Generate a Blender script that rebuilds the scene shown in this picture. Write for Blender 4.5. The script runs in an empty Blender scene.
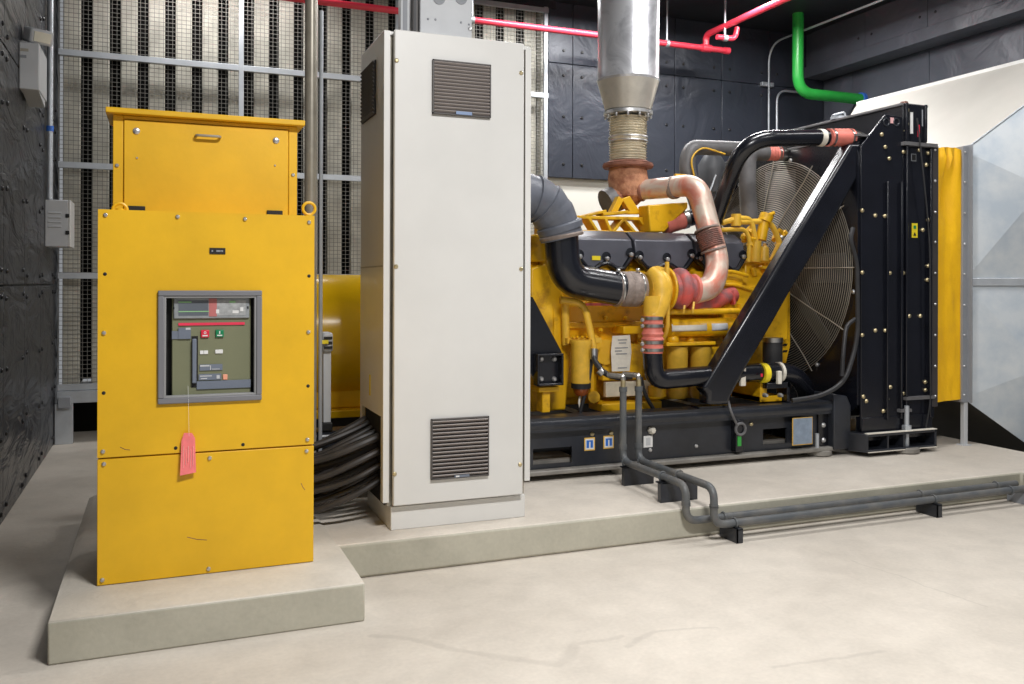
import bpy, math, random
from mathutils import Vector, Matrix, noise
random.seed(7)
C = bpy.context.scene.collection
PI = math.pi
# ------------------------------------------------------------------ camera
F, CY, YAW, ROLL, H = 877.4, 283.37, 0.3810, 0.003, 1.15
fw = Vector((math.sin(YAW), math.cos(YAW), 0)); rt = Vector((math.cos(YAW), -math.sin(YAW), 0)); up = Vector((0, 0, 1))
r2 = rt * math.cos(ROLL) + up * math.sin(ROLL); u2 = -rt * math.sin(ROLL) + up * math.cos(ROLL)
cam = bpy.data.cameras.new('camera'); co = bpy.data.objects.new('camera', cam); C.objects.link(co)
co.matrix_world = Matrix(((r2.x, u2.x, -fw.x, 0), (r2.y, u2.y, -fw.y, 0), (r2.z, u2.z, -fw.z, H), (0, 0, 0, 1)))
cam.sensor_width = 36; cam.lens = 36 * F / 1024; cam.shift_y = -(342 - CY) / 1024; cam.clip_end = 60
bpy.context.scene.camera = co
# measuring helpers: turn a reading of the photograph into a point on a known plane of the room
def ray(x, y): return fw + r2 * ((x - 512) / F) + u2 * ((CY - y) / F)
O = Vector((0, 0, H))
def at(x, y, Y): d = ray(x, y); return O + d * (Y / d.y)
def atX(x, y, X): d = ray(x, y); return O + d * (X / d.x)
def atZ(x, y, Z): d = ray(x, y); return O + d * ((Z - H) / d.z)
def pr(n, x, Y): return n * (Y / ray(x, CY).y) / F          # n pixels at that depth, in metres
# ------------------------------------------------------------------ materials
def lin(c): return tuple((v / 255 / 12.92) if v <= 10.3 else (((v / 255) + .055) / 1.055) ** 2.4 for v in c) + (1,)
MATS = {}
def mat(name, col, rough=.5, metal=0, var=.08, vscale=3, bump=0, bscale=40, col2=None, thr=(.35, .7), dist=0, coat=0, emit=0, alpha=1, trans=0, bd=.02, vm=None):
    m = bpy.data.materials.new(name); m.use_nodes = True; nt = m.node_tree; n = nt.nodes; L = nt.links
    b = n['Principled BSDF']; c = lin(col)
    b.inputs['Roughness'].default_value = rough; b.inputs['Metallic'].default_value = metal
    b.inputs['Coat Weight'].default_value = coat; b.inputs['Coat Roughness'].default_value = .24
    tc = n.new('ShaderNodeTexCoord')
    geo = n.new('ShaderNodeNewGeometry')
    nz = n.new('ShaderNodeTexNoise'); nz.inputs['Scale'].default_value = vscale; nz.inputs['Detail'].default_value = 6; nz.inputs['Roughness'].default_value = .6
    nz.inputs['Distortion'].default_value = dist
    vec = geo.outputs['Position']
    if vm:
        mu = n.new('ShaderNodeVectorMath'); mu.operation = 'MULTIPLY'; mu.inputs[1].default_value = vm; L.new(vec, mu.inputs[0]); vec = mu.outputs[0]
    L.new(vec, nz.inputs['Vector'])
    cr = n.new('ShaderNodeValToRGB'); cr.color_ramp.elements[0].position = thr[0]; cr.color_ramp.elements[1].position = thr[1]
    c2 = lin(col2) if col2 else tuple(max(0, v * (1 - var * 2)) for v in c[:3]) + (1,)
    c1 = c if col2 else tuple(min(1, v * (1 + var)) for v in c[:3]) + (1,)
    cr.color_ramp.elements[0].color = c2; cr.color_ramp.elements[1].color = c1
    L.new(nz.outputs['Fac'], cr.inputs['Fac']); L.new(cr.outputs['Color'], b.inputs['Base Color'])
    if bump:
        n2 = n.new('ShaderNodeTexNoise'); n2.inputs['Scale'].default_value = bscale; n2.inputs['Detail'].default_value = 4; n2.inputs['Distortion'].default_value = dist
        L.new(vec, n2.inputs['Vector'])
        bp = n.new('ShaderNodeBump'); bp.inputs['Strength'].default_value = bump; bp.inputs['Distance'].default_value = bd
        L.new(n2.outputs['Fac'], bp.inputs['Height']); L.new(bp.outputs['Normal'], b.inputs['Normal'])
    if emit:
        b.inputs['Emission Color'].default_value = c; b.inputs['Emission Strength'].default_value = emit
    if trans: b.inputs['Transmission Weight'].default_value = trans
    if alpha < 1: b.inputs['Alpha'].default_value = alpha
    MATS[name] = m; return m
yel = mat('cabinet_yellow', (232, 181, 24), .42, 0, .05, 4, .02, 60)
yel_e = mat('engine_yellow', (228, 176, 20), .4, 0, .12, 9, .10, 30, col2=(168, 120, 18), thr=(.3, .48))
yel_l = mat('yellow_line', (232, 184, 60), .45, 0, .08, 20)
yel_gen = mat('alternator_yellow', (236, 188, 14), .22, 0, .05, 5)
canvas = mat('yellow_canvas', (255, 194, 18), .5, 0, .05, 5, .25, 14)
white = mat('cabinet_white', (219, 218, 214), .3, 0, .025, 2.5)
grey_l = mat('light_grey_paint', (196, 198, 200), .45, 0, .04, 5)
grey_m = mat('mid_grey_paint', (140, 143, 148), .5, 0, .04, 5)
bezel = mat('bezel_grey', (122, 122, 126), .5, 0, .03, 5)
olive = mat('breaker_olive', (122, 124, 96), .5, 0, .03, 5)
slate = mat('slate_plastic', (112, 120, 134), .5, 0, .04, 8)
blackp = mat('black_paint', (20, 22, 30), .24, 0, .15, 6, .008, 30, coat=.3)
blacks = mat('skid_black', (42, 45, 52), .32, 0, .2, 5, .03, 30, coat=.2)
blackr = mat('black_rubber', (44, 44, 46), .5, 0, .15, 15)
cablem = mat('cable_black', (52, 48, 45), .4, 0, .3, 8)
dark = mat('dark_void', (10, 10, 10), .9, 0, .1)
cover = mat('valve_cover_grey', (84, 85, 94), .38, .2, .08, 8)
steel = mat('brushed_steel', (196, 194, 190), .28, 1, .08, 8)
galv = mat('galvanised', (206, 212, 216), .42, .3, .1, 5, .03, 30, col2=(184, 195, 205), thr=(.35, .6))
duct_d = mat('duct_underside_shaded', (54, 52, 46), .5, .2, .1, 4)  # bottom sheet's shade is put into a darker metal colour
galvb = mat('galvanised_bar', (190, 195, 200), .4, .5, .06, 8)
clad = mat('stack_cladding', (222, 223, 227), .3, .55, .15, 5, .06, 7, col2=(165, 166, 172), thr=(.3, .55), dist=1)
bellow = mat('bellows_steel', (222, 212, 190), .35, .3, .12, 10)
rust = mat('rusty_casting', (196, 142, 108), .75, .1, .2, 14, .25, 60, col2=(120, 60, 42), thr=(.3, .6))
rustd = mat('rust_flange', (158, 108, 88), .8, .1, .2, 14, .2, 60, col2=(100, 60, 50), thr=(.3, .65))
pink = mat('heat_stained_pipe', (218, 200, 184), .4, .35, .1, 7, .06, 30, col2=(214, 136, 116), thr=(.34, .58), dist=.8)
redt = mat('turbine_red', (212, 88, 80), .55, .05, .2, 9, .1, 50, col2=(140, 96, 98), thr=(.38, .62))
redh = mat('red_silicone', (224, 126, 112), .5, 0, .1, 14)
redp = mat('red_pipe_paint', (230, 62, 82), .3, 0, .04, 6)
greenp = mat('green_pipe_paint', (50, 176, 72), .3, 0, .05, 6)
hose = mat('grey_hose', (100, 104, 114), .45, 0, .1, 12)
greyhose = mat('dusty_pipe', (106, 105, 106), .5, 0, .12, 12)
sleeve = mat('wrapped_sleeve', (150, 136, 128), .6, .2, .15, 30, .2, 80)
pipeg = mat('conduit_grey_pvc', (84, 88, 91), .45, 0, .12, 9, .02, 40, col2=(112, 110, 106), thr=(.3, .6))
duct_c = mat('duct_cream', (204, 201, 193), .5, .1, .03, 3)
wallw = mat('white_wall_paint', (228, 226, 216), .7, 0, .02, 2)
baff = mat('baffle_board', (206, 203, 190), .7, 0, .12, 7, .05, 80)
wirem = mat('mesh_wire', (128, 126, 120), .5, .3)
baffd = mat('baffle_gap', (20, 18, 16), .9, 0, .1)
brass = mat('brass_bolt', (205, 190, 150), .35, .8, .1, 30)
bolt_m = mat('zinc_bolt', (205, 205, 205), .35, .8, .05, 30)
pinm = mat('black_fixing', (32, 32, 34), .35, 0, .05)
redb = mat('button_red', (226, 44, 70), .4); redb2 = mat('stripe_red', (240, 56, 90), .5)
greenb = mat('button_green', (14, 132, 84), .4); whitem = mat('marking_white', (238, 238, 236), .5)
orange = mat('orange_lamp', (246, 170, 140), .5); tagm = mat('tag_pink', (250, 128, 128), .6, 0, .04, 60)
tagl = mat('tag_line', (252, 190, 180), .6)
bluem = mat('label_blue', (50, 118, 214), .5); yelm = mat('label_yellow', (244, 220, 40), .5); lab_o = mat('label_border', (238, 190, 90), .5)
blackm = mat('marking_black', (20, 20, 20), .6); bluering = mat('blue_tape', (60, 120, 220), .5)
amber = mat('amber_bowl', (140, 70, 24), .25, 0, .1, 20)
paper = mat('note_paper', (226, 220, 206), .7, 0, .05, 30)
brn = mat('brown_pipe', (166, 160, 146), .35, .3, .1, 10)
limegreen = mat('green_tag', (60, 170, 70), .5)
lcd = mat('clear_cover_panel', (150, 154, 156), .2, 0, .1, 30)
lens = mat('lamp_lens', (226, 222, 205), .2)
# concrete
def concrete(name, col, col2, cracks=None):
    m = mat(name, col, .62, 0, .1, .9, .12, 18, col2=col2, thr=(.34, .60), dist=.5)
    nt = m.node_tree; n = nt.nodes; L = nt.links; b = n['Principled BSDF']
    src = b.inputs['Base Color'].links[0].from_socket
    geo = n.new('ShaderNodeNewGeometry')
    def mulby(src, scale, lo, hi, p0, p1, det=8, dst=.3, vec=None):
        nz = n.new('ShaderNodeTexNoise'); nz.inputs['Scale'].default_value = scale; nz.inputs['Detail'].default_value = det; nz.inputs['Distortion'].default_value = dst
        L.new(vec or geo.outputs['Position'], nz.inputs['Vector'])
        mr = n.new('ShaderNodeMapRange'); mr.inputs['From Min'].default_value = p0; mr.inputs['From Max'].default_value = p1
        mr.inputs['To Min'].default_value = lo; mr.inputs['To Max'].default_value = hi; L.new(nz.outputs['Fac'], mr.inputs['Value'])
        mx = n.new('ShaderNodeVectorMath'); mx.operation = 'SCALE'; L.new(src, mx.inputs[0]); L.new(mr.outputs[0], mx.inputs['Scale'])
        return mx.outputs[0]
    src = mulby(src, 7, .94, 1.03, .32, .62); src = mulby(src, 2.2, .975, 1.02, .35, .6, dst=1.2)
    src = mulby(src, 60, .95, 1.03, .3, .7)
    if cracks:
        cur = None
        nzc = n.new('ShaderNodeTexNoise'); nzc.inputs['Scale'].default_value = 3.5; nzc.inputs['Detail'].default_value = 5; L.new(geo.outputs['Position'], nzc.inputs['Vector'])
        sb = n.new('ShaderNodeVectorMath'); sb.operation = 'SUBTRACT'; L.new(nzc.outputs['Color'], sb.inputs[0]); sb.inputs[1].default_value = (.5, .5, .5)
        sc = n.new('ShaderNodeVectorMath'); sc.operation = 'SCALE'; sc.inputs['Scale'].default_value = .12; L.new(sb.outputs[0], sc.inputs[0])
        ad = n.new('ShaderNodeVectorMath'); ad.operation = 'ADD'; L.new(geo.outputs['Position'], ad.inputs[0]); L.new(sc.outputs[0], ad.inputs[1])
        fl = n.new('ShaderNodeVectorMath'); fl.operation = 'MULTIPLY'; fl.inputs[1].default_value = (1, 1, 0); L.new(ad.outputs[0], fl.inputs[0])
        for a, c2, wd in cracks:
            a = Vector((a[0], a[1], 0)); d = Vector((c2[0], c2[1], 0)) - a
            s1 = n.new('ShaderNodeVectorMath'); s1.operation = 'SUBTRACT'; L.new(fl.outputs[0], s1.inputs[0]); s1.inputs[1].default_value = a
            dt = n.new('ShaderNodeVectorMath'); dt.operation = 'DOT_PRODUCT'; L.new(s1.outputs[0], dt.inputs[0]); dt.inputs[1].default_value = d / d.length_squared
            cl = n.new('ShaderNodeClamp'); L.new(dt.outputs['Value'], cl.inputs['Value'])
            pv = n.new('ShaderNodeVectorMath'); pv.operation = 'SCALE'; pv.inputs[0].default_value = d; L.new(cl.outputs[0], pv.inputs['Scale'])
            ds = n.new('ShaderNodeVectorMath'); ds.operation = 'DISTANCE'; L.new(s1.outputs[0], ds.inputs[0]); L.new(pv.outputs[0], ds.inputs[1])
            mr = n.new('ShaderNodeMapRange'); mr.inputs['From Min'].default_value = wd * .5; mr.inputs['From Max'].default_value = wd * 1.4
            mr.inputs['To Min'].default_value = .89; mr.inputs['To Max'].default_value = 1; L.new(ds.outputs['Value'], mr.inputs['Value'])
            if cur is None: cur = mr.outputs[0]
            else:
                mn = n.new('ShaderNodeMath'); mn.operation = 'MINIMUM'; L.new(cur, mn.inputs[0]); L.new(mr.outputs[0], mn.inputs[1]); cur = mn.outputs[0]
        mx = n.new('ShaderNodeVectorMath'); mx.operation = 'SCALE'; L.new(src, mx.inputs[0]); L.new(cur, mx.inputs['Scale']); src = mx.outputs[0]
    L.new(src, b.inputs['Base Color']); return m
def fxy(x, y): p = atZ(x, y, 0); return (p.x, p.y)
crk = [(fxy(375, 636), fxy(430, 641), .014), (fxy(430, 641), fxy(490, 657), .014), (fxy(490, 657), fxy(548, 662), .018), (fxy(548, 662), fxy(575, 645), .018), (fxy(575, 645), fxy(625, 637), .01),
       (fxy(628, 646), fxy(660, 634), .012), (fxy(660, 634), fxy(715, 628), .008), (fxy(775, 668), fxy(880, 650), .008), (fxy(850, 560), fxy(985, 605), .005)]
concf = concrete('floor_concrete', (206, 198, 186), (190, 182, 170), crk)
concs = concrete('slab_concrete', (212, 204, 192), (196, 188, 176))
concv = concrete('formed_concrete_shaded', (184, 180, 164), (164, 160, 144))  # greener formed sides, with side-face shade also put into the colour
concp = concrete('plinth_concrete', (206, 199, 187), (188, 181, 168))
# wrinkled black acoustic foil
foil = mat('acoustic_foil', (66, 67, 72), .30, .3, .12, 2.5, 1.0, 6.0, col2=(52, 53, 57), thr=(.3, .7), dist=.9, bd=.07, vm=(1, .3, 1))
foil_r = mat('brightened_acoustic_board', (92, 96, 106), .42, .05, .08, 1.2, .5, 3.0, dist=.8, bd=.04)  # right wall and beam boards, colour lightened in place of missing light
foil_b = mat('acoustic_board', (54, 58, 68), .36, .1, .08, 1.2, .5, 3.0, dist=.8, bd=.04)
ceilm = mat('ceiling_black', (34, 36, 42), .5, 0, .15, 2, .2, 5)
# ------------------------------------------------------------------ mesh builder
WO = {}
def col_tag(o, label=None, cat=None, group=None, kind=None):
    if label: o['label'] = label
    if cat: o['category'] = cat
    if group: o['group'] = group
    if kind: o['kind'] = kind
    return o
def wpos(o): return WO.get(o.name, Vector((0, 0, 0)))
def thing(name, label, cat, loc, group=None):
    o = bpy.data.objects.new(name, None); C.objects.link(o); o.location = loc; o.empty_display_size = .1
    WO[o.name] = Vector(loc); return col_tag(o, label, cat, group)
def frame(d):
    d = Vector(d).normalized(); a = Vector((0, 0, 1)) if abs(d.z) < .9 else Vector((1, 0, 0))
    x = d.cross(a).normalized(); return x, d.cross(x).normalized(), d
def fillet(pts, rad, n=8):
    out = [pts[0]]
    for i in range(1, len(pts) - 1):
        a, b, c = pts[i - 1], pts[i], pts[i + 1]
        r = min(rad, (a - b).length * .49, (c - b).length * .49)
        p, q = b + (a - b).normalized() * r, b + (c - b).normalized() * r
        for k in range(n + 1):
            t = k / n; out.append(p * (1 - t) ** 2 + b * 2 * t * (1 - t) + q * t * t)
    out.append(pts[-1]); return out
class MB:
    def __init__(s): s.v = []; s.f = []; s.m = []; s.mi = 0
    def add(s, vs, fs):
        b = len(s.v); s.v += [Vector(v) for v in vs]
        for f in fs: s.f.append([b + i for i in f]); s.m.append(s.mi)
        return s
    def obox(s, c, ax, ay, az):
        c, ax, ay, az = Vector(c), Vector(ax), Vector(ay), Vector(az)
        vs = [c + ax * i + ay * j + az * k for k in (-1, 1) for j in (-1, 1) for i in (-1, 1)]
        return s.add(vs, [(0, 2, 3, 1), (4, 5, 7, 6), (0, 1, 5, 4), (2, 6, 7, 3), (0, 4, 6, 2), (1, 3, 7, 5)])
    def box(s, x0, x1, y0, y1, z0, z1):
        return s.obox(((x0 + x1) / 2, (y0 + y1) / 2, (z0 + z1) / 2), (abs(x1 - x0) / 2, 0, 0), (0, abs(y1 - y0) / 2, 0), (0, 0, abs(z1 - z0) / 2))
    def lathe(s, o, axis, prof, n=24, arc=None):
        o = Vector(o); x, y, d = frame(axis); rings = []
        vs = []; fs = []
        for t, r in prof:
            for k in range(n):
                a = 2 * PI * k / n; vs.append(o + d * t + x * (math.cos(a) * r) + y * (math.sin(a) * r))
        for i in range(len(prof) - 1):
            for k in range(n): fs.append((i * n + k, i * n + (k + 1) % n, (i + 1) * n + (k + 1) % n, (i + 1) * n + k))
        fs.append(tuple(range(n - 1, -1, -1))); fs.append(tuple((len(prof) - 1) * n + k for k in range(n)))
        return s.add(vs, fs)
    def cyl(s, p, q, r, r1=None, n=20):
        p, q = Vector(p), Vector(q); return s.lathe(p, q - p, [(0, r), ((q - p).length, r if r1 is None else r1)], n)
    def tube(s, pts, r, n=12, rad=None, fn=8):
        pts = [Vector(p) for p in pts]
        if rad: pts = fillet(pts, rad, fn)
        N = len(pts); rs = r if isinstance(r, (list, tuple)) else None
        acc = [0.]
        for i in range(1, N): acc.append(acc[-1] + (pts[i] - pts[i - 1]).length)
        def R(i):
            if callable(r): return r(acc[i] / acc[-1])
            if rs:
                t = acc[i] / acc[-1] * (len(rs) - 1); k = min(int(t), len(rs) - 2); return rs[k] + (rs[k + 1] - rs[k]) * (t - k)
            return r
        T = []
        for i in range(N):
            a = pts[max(i - 1, 0)]; b = pts[min(i + 1, N - 1)]; T.append((b - a).normalized())
        x, y, d = frame(T[0]); vs = []; fs = []
        for i in range(N):
            if i:
                x = (x - T[i] * x.dot(T[i])).normalized(); y = T[i].cross(x)
            for k in range(n):
                a = 2 * PI * k / n; vs.append(pts[i] + x * (math.cos(a) * R(i)) + y * (math.sin(a) * R(i)))
        for i in range(N - 1):
            for k in range(n): fs.append((i * n + k, i * n + (k + 1) % n, (i + 1) * n + (k + 1) % n, (i + 1) * n + k))
        fs.append(tuple(range(n - 1, -1, -1))); fs.append(tuple((N - 1) * n + k for k in range(n)))
        return s.add(vs, fs)
    def ring(s, c, axis, R, r, n=48, m=6, sx=1):
        c = Vector(c); x, y, d = frame(axis); vs = []; fs = []
        for i in range(n):
            a = 2 * PI * i / n; e = x * math.cos(a) + y * math.sin(a)
            for k in range(m):
                b = 2 * PI * k / m; vs.append(c + e * (R + r * math.cos(b)) + d * (r * math.sin(b)))
        for i in range(n):
            for k in range(m): fs.append((i * m + k, ((i + 1) % n) * m + k, ((i + 1) % n) * m + (k + 1) % m, i * m + (k + 1) % m))
        return s.add(vs, fs)
    def prism(s, poly, ext):
        poly = [Vector(p) for p in poly]; e = Vector(ext); n = len(poly)
        fs = [tuple(range(n)), tuple(range(2 * n - 1, n - 1, -1))] + [(i, n + i, n + (i + 1) % n, (i + 1) % n) for i in range(n)]
        return s.add(poly + [p + e for p in poly], fs)
    def sphere(s, c, r, n=16, m=8, sq=(1, 1, 1)):
        c = Vector(c); vs = [c + Vector((0, 0, r * sq[2]))]; fs = []
        for j in range(1, m):
            a = PI * j / m
            for k in range(n):
                b = 2 * PI * k / n; vs.append(c + Vector((r * sq[0] * math.sin(a) * math.cos(b), r * sq[1] * math.sin(a) * math.sin(b), r * sq[2] * math.cos(a))))
        vs.append(c - Vector((0, 0, r * sq[2])))
        for k in range(n): fs.append((0, 1 + k, 1 + (k + 1) % n))
        for j in range(m - 2):
            for k in range(n): fs.append((1 + j * n + k, 1 + (j + 1) * n + k, 1 + (j + 1) * n + (k + 1) % n, 1 + j * n + (k + 1) % n))
        l = len(vs) - 1
        for k in range(n): fs.append((l, 1 + (m - 2) * n + (k + 1) % n, 1 + (m - 2) * n + k))
        return s.add(vs, fs)
    def holes(s, x0, x1, z0, z1, y0, y1, hs):      # upright plate with rectangular holes (hx0,hx1,hz0,hz1)
        xs = sorted(hs); cur = x0
        for a, b, c, d in xs:
            if a > cur: s.box(cur, a, y0, y1, z0, z1)
            s.box(a, b, y0, y1, z0, c); s.box(a, b, y0, y1, d, z1); cur = b
        if cur < x1: s.box(cur, x1, y0, y1, z0, z1)
        return s
    def build(s, name, m, parent=None, bevel=0, smooth=True, origin=None, seg=2):
        mn = Vector([min(v[i] for v in s.v) for i in range(3)]); mx = Vector([max(v[i] for v in s.v) for i in range(3)])
        og = Vector(origin) if origin else (mn + mx) / 2
        if origin is None and parent is None: og.z = mn.z
        me = bpy.data.meshes.new(name); me.from_pydata([v - og for v in s.v], [], s.f)
        ms = m if isinstance(m, (list, tuple)) else [m]
        for q in ms: me.materials.append(q)
        for p, i in zip(me.polygons, s.m): p.material_index = i
        me.validate(); me.update()
        if smooth:
            for p in me.polygons: p.use_smooth = True
            me.set_sharp_from_angle(angle=math.radians(35))
        import bmesh
        bm = bmesh.new(); bm.from_mesh(me); bmesh.ops.recalc_face_normals(bm, faces=bm.faces); bm.to_mesh(me); bm.free()
        o = bpy.data.objects.new(name, me); C.objects.link(o)
        if parent: o.parent = parent; o.location = og - wpos(parent)
        else: o.location = og
        WO[o.name] = og
        if bevel:
            b = o.modifiers.new('bevel', 'BEVEL'); b.width = bevel; b.segments = seg; b.limit_method = 'ANGLE'; b.angle_limit = math.radians(40); b.harden_normals = False
        return o
def put(o, p, parent):      # a further copy of a part at world point p
    c = o.copy(); C.objects.link(c); c.parent = parent; c.location = Vector(p) - wpos(parent); WO[c.name] = Vector(p); return c
def bolts(parent, pts, r, h, m, axis=(0, -1, 0), name='bolt', n=10):
    first = None
    for p in pts:
        p = Vector(p)
        if first is None:
            b = MB().lathe(p, axis, [(-.001, r), (h * .5, r), (h, r * .6)], n); first = b.build(name, m, parent, origin=p)
        else: put(first, p, parent)
    return first
def copy_thing(root, loc, label=None, group=None):
    r = root.copy(); C.objects.link(r); r.location = loc; WO[r.name] = Vector(loc); d = Vector(loc) - wpos(root)
    if label: r['label'] = label
    if group: r['group'] = group
    for ch in [c for c in C.objects if c.parent == root]:
        c = ch.copy(); C.objects.link(c); c.parent = r; WO[c.name] = wpos(ch) + d
        for g in [g for g in C.objects if g.parent == ch]:
            e = g.copy(); C.objects.link(e); e.parent = c
    return r
def quadtag(parent, name, m, px, py, w, h, Y, t=.002):      # small plate centred on a photo reading in the plane Y
    p = at(px, py, Y); return MB().box(p.x - w / 2, p.x + w / 2, Y - t, Y, p.z - h / 2, p.z + h / 2).build(name, m, parent)

S = .138                     # top of the machine slab
# ================================================================== SETTING
WX, BY, RX, CZ = -.697, 7.0, 6.16, 3.62
SX1, SY0 = 4.87, 3.385
def struct(name, mb, m, parent=None, bevel=0):
    o = mb.build(name, m, parent, bevel)
    if parent is None: o['kind'] = 'structure'
    return o
f = MB(); f.box(WX - .2, SX1, -3, BY + .6, -.1, 0); f.box(SX1, 8, -3, BY + .6, -.8, -.7); f.box(SX1, 8, -3, 2.2, -.7, 0)
struct('floor', f, concf)
# machine slab: steps forward again at its right end
sl = MB(); a = atZ(1000, 470, S)
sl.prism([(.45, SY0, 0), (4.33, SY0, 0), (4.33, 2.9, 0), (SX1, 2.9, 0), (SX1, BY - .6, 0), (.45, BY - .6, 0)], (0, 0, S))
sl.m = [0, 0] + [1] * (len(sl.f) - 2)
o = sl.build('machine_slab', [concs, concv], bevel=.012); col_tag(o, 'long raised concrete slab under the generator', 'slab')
# plinth of the yellow cabinet
p0 = atZ(47.4, 665.9, 0); p1 = atZ(365.1, 621.6, 0)
PX0, PX1, PY0, PZ = p0.x, p1.x, (p0.y + p1.y) / 2, .147
pl = MB(); ch = .035
pl.add([(PX0, PY0, 0), (PX1, PY0, 0), (PX1, 4.6, 0), (PX0, 4.6, 0), (PX0, PY0, PZ - .018), (PX1, PY0, PZ - .018), (PX1, 4.6, PZ - .018), (PX0, 4.6, PZ - .018),
        (PX0 + .035, PY0 + .085, PZ), (PX1 - .03, PY0 + .085, PZ), (PX1 - .03, 4.57, PZ), (PX0 + .035, 4.57, PZ)],
       [(0, 1, 5, 4), (1, 2, 6, 5), (2, 3, 7, 6), (3, 0, 4, 7), (4, 5, 9, 8), (5, 6, 10, 9), (6, 7, 11, 10), (7, 4, 8, 11), (8, 9, 10, 11), (3, 2, 1, 0)])
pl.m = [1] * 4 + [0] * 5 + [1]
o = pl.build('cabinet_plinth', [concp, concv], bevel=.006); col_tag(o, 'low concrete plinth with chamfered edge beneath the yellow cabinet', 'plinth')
# left wall with quilted foil panels
lw = struct('wall_left', MB().box(WX - .2, WX - .02, -1, BY + .5, -.02, CZ), foil)
edges = [2.0, 2.7, 3.4, 4.1, 4.8, 5.5, 6.2, 6.9, BY + .02]
for i in range(len(edges) - 1):
    for z0, z1 in ((.0, 1.13), (1.134, 2.28), (2.284, CZ)):
        MB().box(WX - .02, WX, edges[i] + .002, edges[i + 1] - .002, z0 + .002, z1 - .002).build('foil_panel', foil, lw, bevel=.004)
pts = []
for y in edges[3:]:
    for z in (.06, .40, .74, 1.07, 1.20, 1.60, 2.0, 2.22, 2.35, 2.8):
        for s_ in (-.07, .07): 
            if y + s_ < BY - .02: pts.append((WX, y + s_ + random.uniform(-.015, .015), z + random.uniform(-.02, .02)))
bolts(lw, pts[:98], .013, .01, pinm, (1, 0, 0), 'fixing_pin', 8)
# back wall, boards and white lower part
bw = struct('wall_back', MB().box(3.10, 8, BY + .06, BY + .2, -.7, CZ), wallw)
XW = at(700, 200, BY).x
xe = [3.14] + [at(q, 150, BY).x for q in (572.6, 622, 674.7, 721.6, 769)] + [RX]
for i in range(len(xe) - 1):
    for z0, z1 in ((2.08, 3.085), (3.085, CZ)):
        MB().box(xe[i] + .002, xe[i + 1] - .002, BY, BY + .06, z0 + .002, z1 - .002).build('acoustic_board', foil_b, bw, bevel=.004)
MB().box(XW, RX, BY, BY + .06, .0, 2.08).build('acoustic_board', foil_b, bw, bevel=.004)
pts = []
for x in xe[1:-1]:
    for z in (2.2, 2.62, 2.98, 3.2):
        for s_ in (-.09, .09): pts.append((x + s_, BY, z))
bolts(bw, pts, .014, .01, pinm, (0, -1, 0), 'fixing_pin', 8)
# right wall and boxed beam
rw = struct('wall_right', MB().box(RX + .02, RX + .3, -1, BY + .2, -.7, CZ), foil_r)
ys = [3.0, 3.9, 4.8, 5.7, 6.6, 7.0]
for i in range(len(ys) - 1): MB().box(RX, RX + .02, ys[i] + .002, ys[i + 1] - .002, -.7, 3.17).build('acoustic_board', foil_r, rw, bevel=.003)
bmz = 3.19
be = struct('trim_1', MB().box(5.945, RX, 2.5, BY, bmz, CZ), foil_r)
for i, y in enumerate([3.4, 4.1, 4.8, 5.5, 6.2]): MB().box(5.925, 5.945, y + .002, y + .698, bmz + .11, CZ).build('acoustic_board', foil_r, be, bevel=.002)
MB().box(5.92, 5.945, 2.5, BY, bmz, bmz + .107).build('edge_board', foil_r, be)
pts = [(5.925, y + s_, z) for y in (4.1, 4.8, 5.5, 6.2) for s_ in (-.08, .08) for z in (3.4,)]
bolts(be, pts, .012, .008, pinm, (-1, 0, 0), 'fixing_pin', 8)
struct('ceiling', MB().box(WX - .2, 8, -.6, BY + .6, CZ, CZ + .1), ceilm)
# ------------------------------------------------------------------ louvre screen
LX0, LX1, LZ0, LZ1 = WX + .02, 3.13, .40, 3.555
ls = thing('louvre_screen', 'wide galvanised mesh screen in front of tall sound baffles', 'screen', ((LX0 + LX1) / 2, BY, 0))
m = MB(); t = .022
for z in (LZ0, 1.195, 1.985, 2.785, LZ1 - .03): m.box(LX0, LX1, BY - .03, BY - .005, z - t, z + t)
for x in (at(241, 60, BY).x, at(241, 60, BY).x + 1.22, LX1 - .025): m.box(x - t * .8, x + t * .8, BY - .032, BY - .004, LZ0, LZ1)
m.build('frame', galvb, ls, bevel=.002)
m = MB(); w = .0016; st = .0315
x = LX0
while x < LX1: m.box(x - w, x + w, BY, BY + .003, LZ0, LZ1); x += st
z = LZ0
while z < LZ1: m.box(LX0, LX1, BY + .003, BY + .006, z - w, z + w); z += st
m.build('wire_mesh', wirem, ls, smooth=False)
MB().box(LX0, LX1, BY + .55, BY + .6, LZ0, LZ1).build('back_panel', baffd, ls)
x = at(72, 100, BY + .11).x; x -= .19; first = None
while x < LX1 - .03:
    if x > LX0 + .05:
        if first is None:
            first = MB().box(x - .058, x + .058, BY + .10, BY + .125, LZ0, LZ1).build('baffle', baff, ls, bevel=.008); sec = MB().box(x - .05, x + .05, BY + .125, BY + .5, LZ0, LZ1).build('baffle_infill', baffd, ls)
        else: put(first, (x, WO[first.name].y, WO[first.name].z), ls); put(sec, (x, WO[sec.name].y, WO[sec.name].z), ls)
    x += .19
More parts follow.
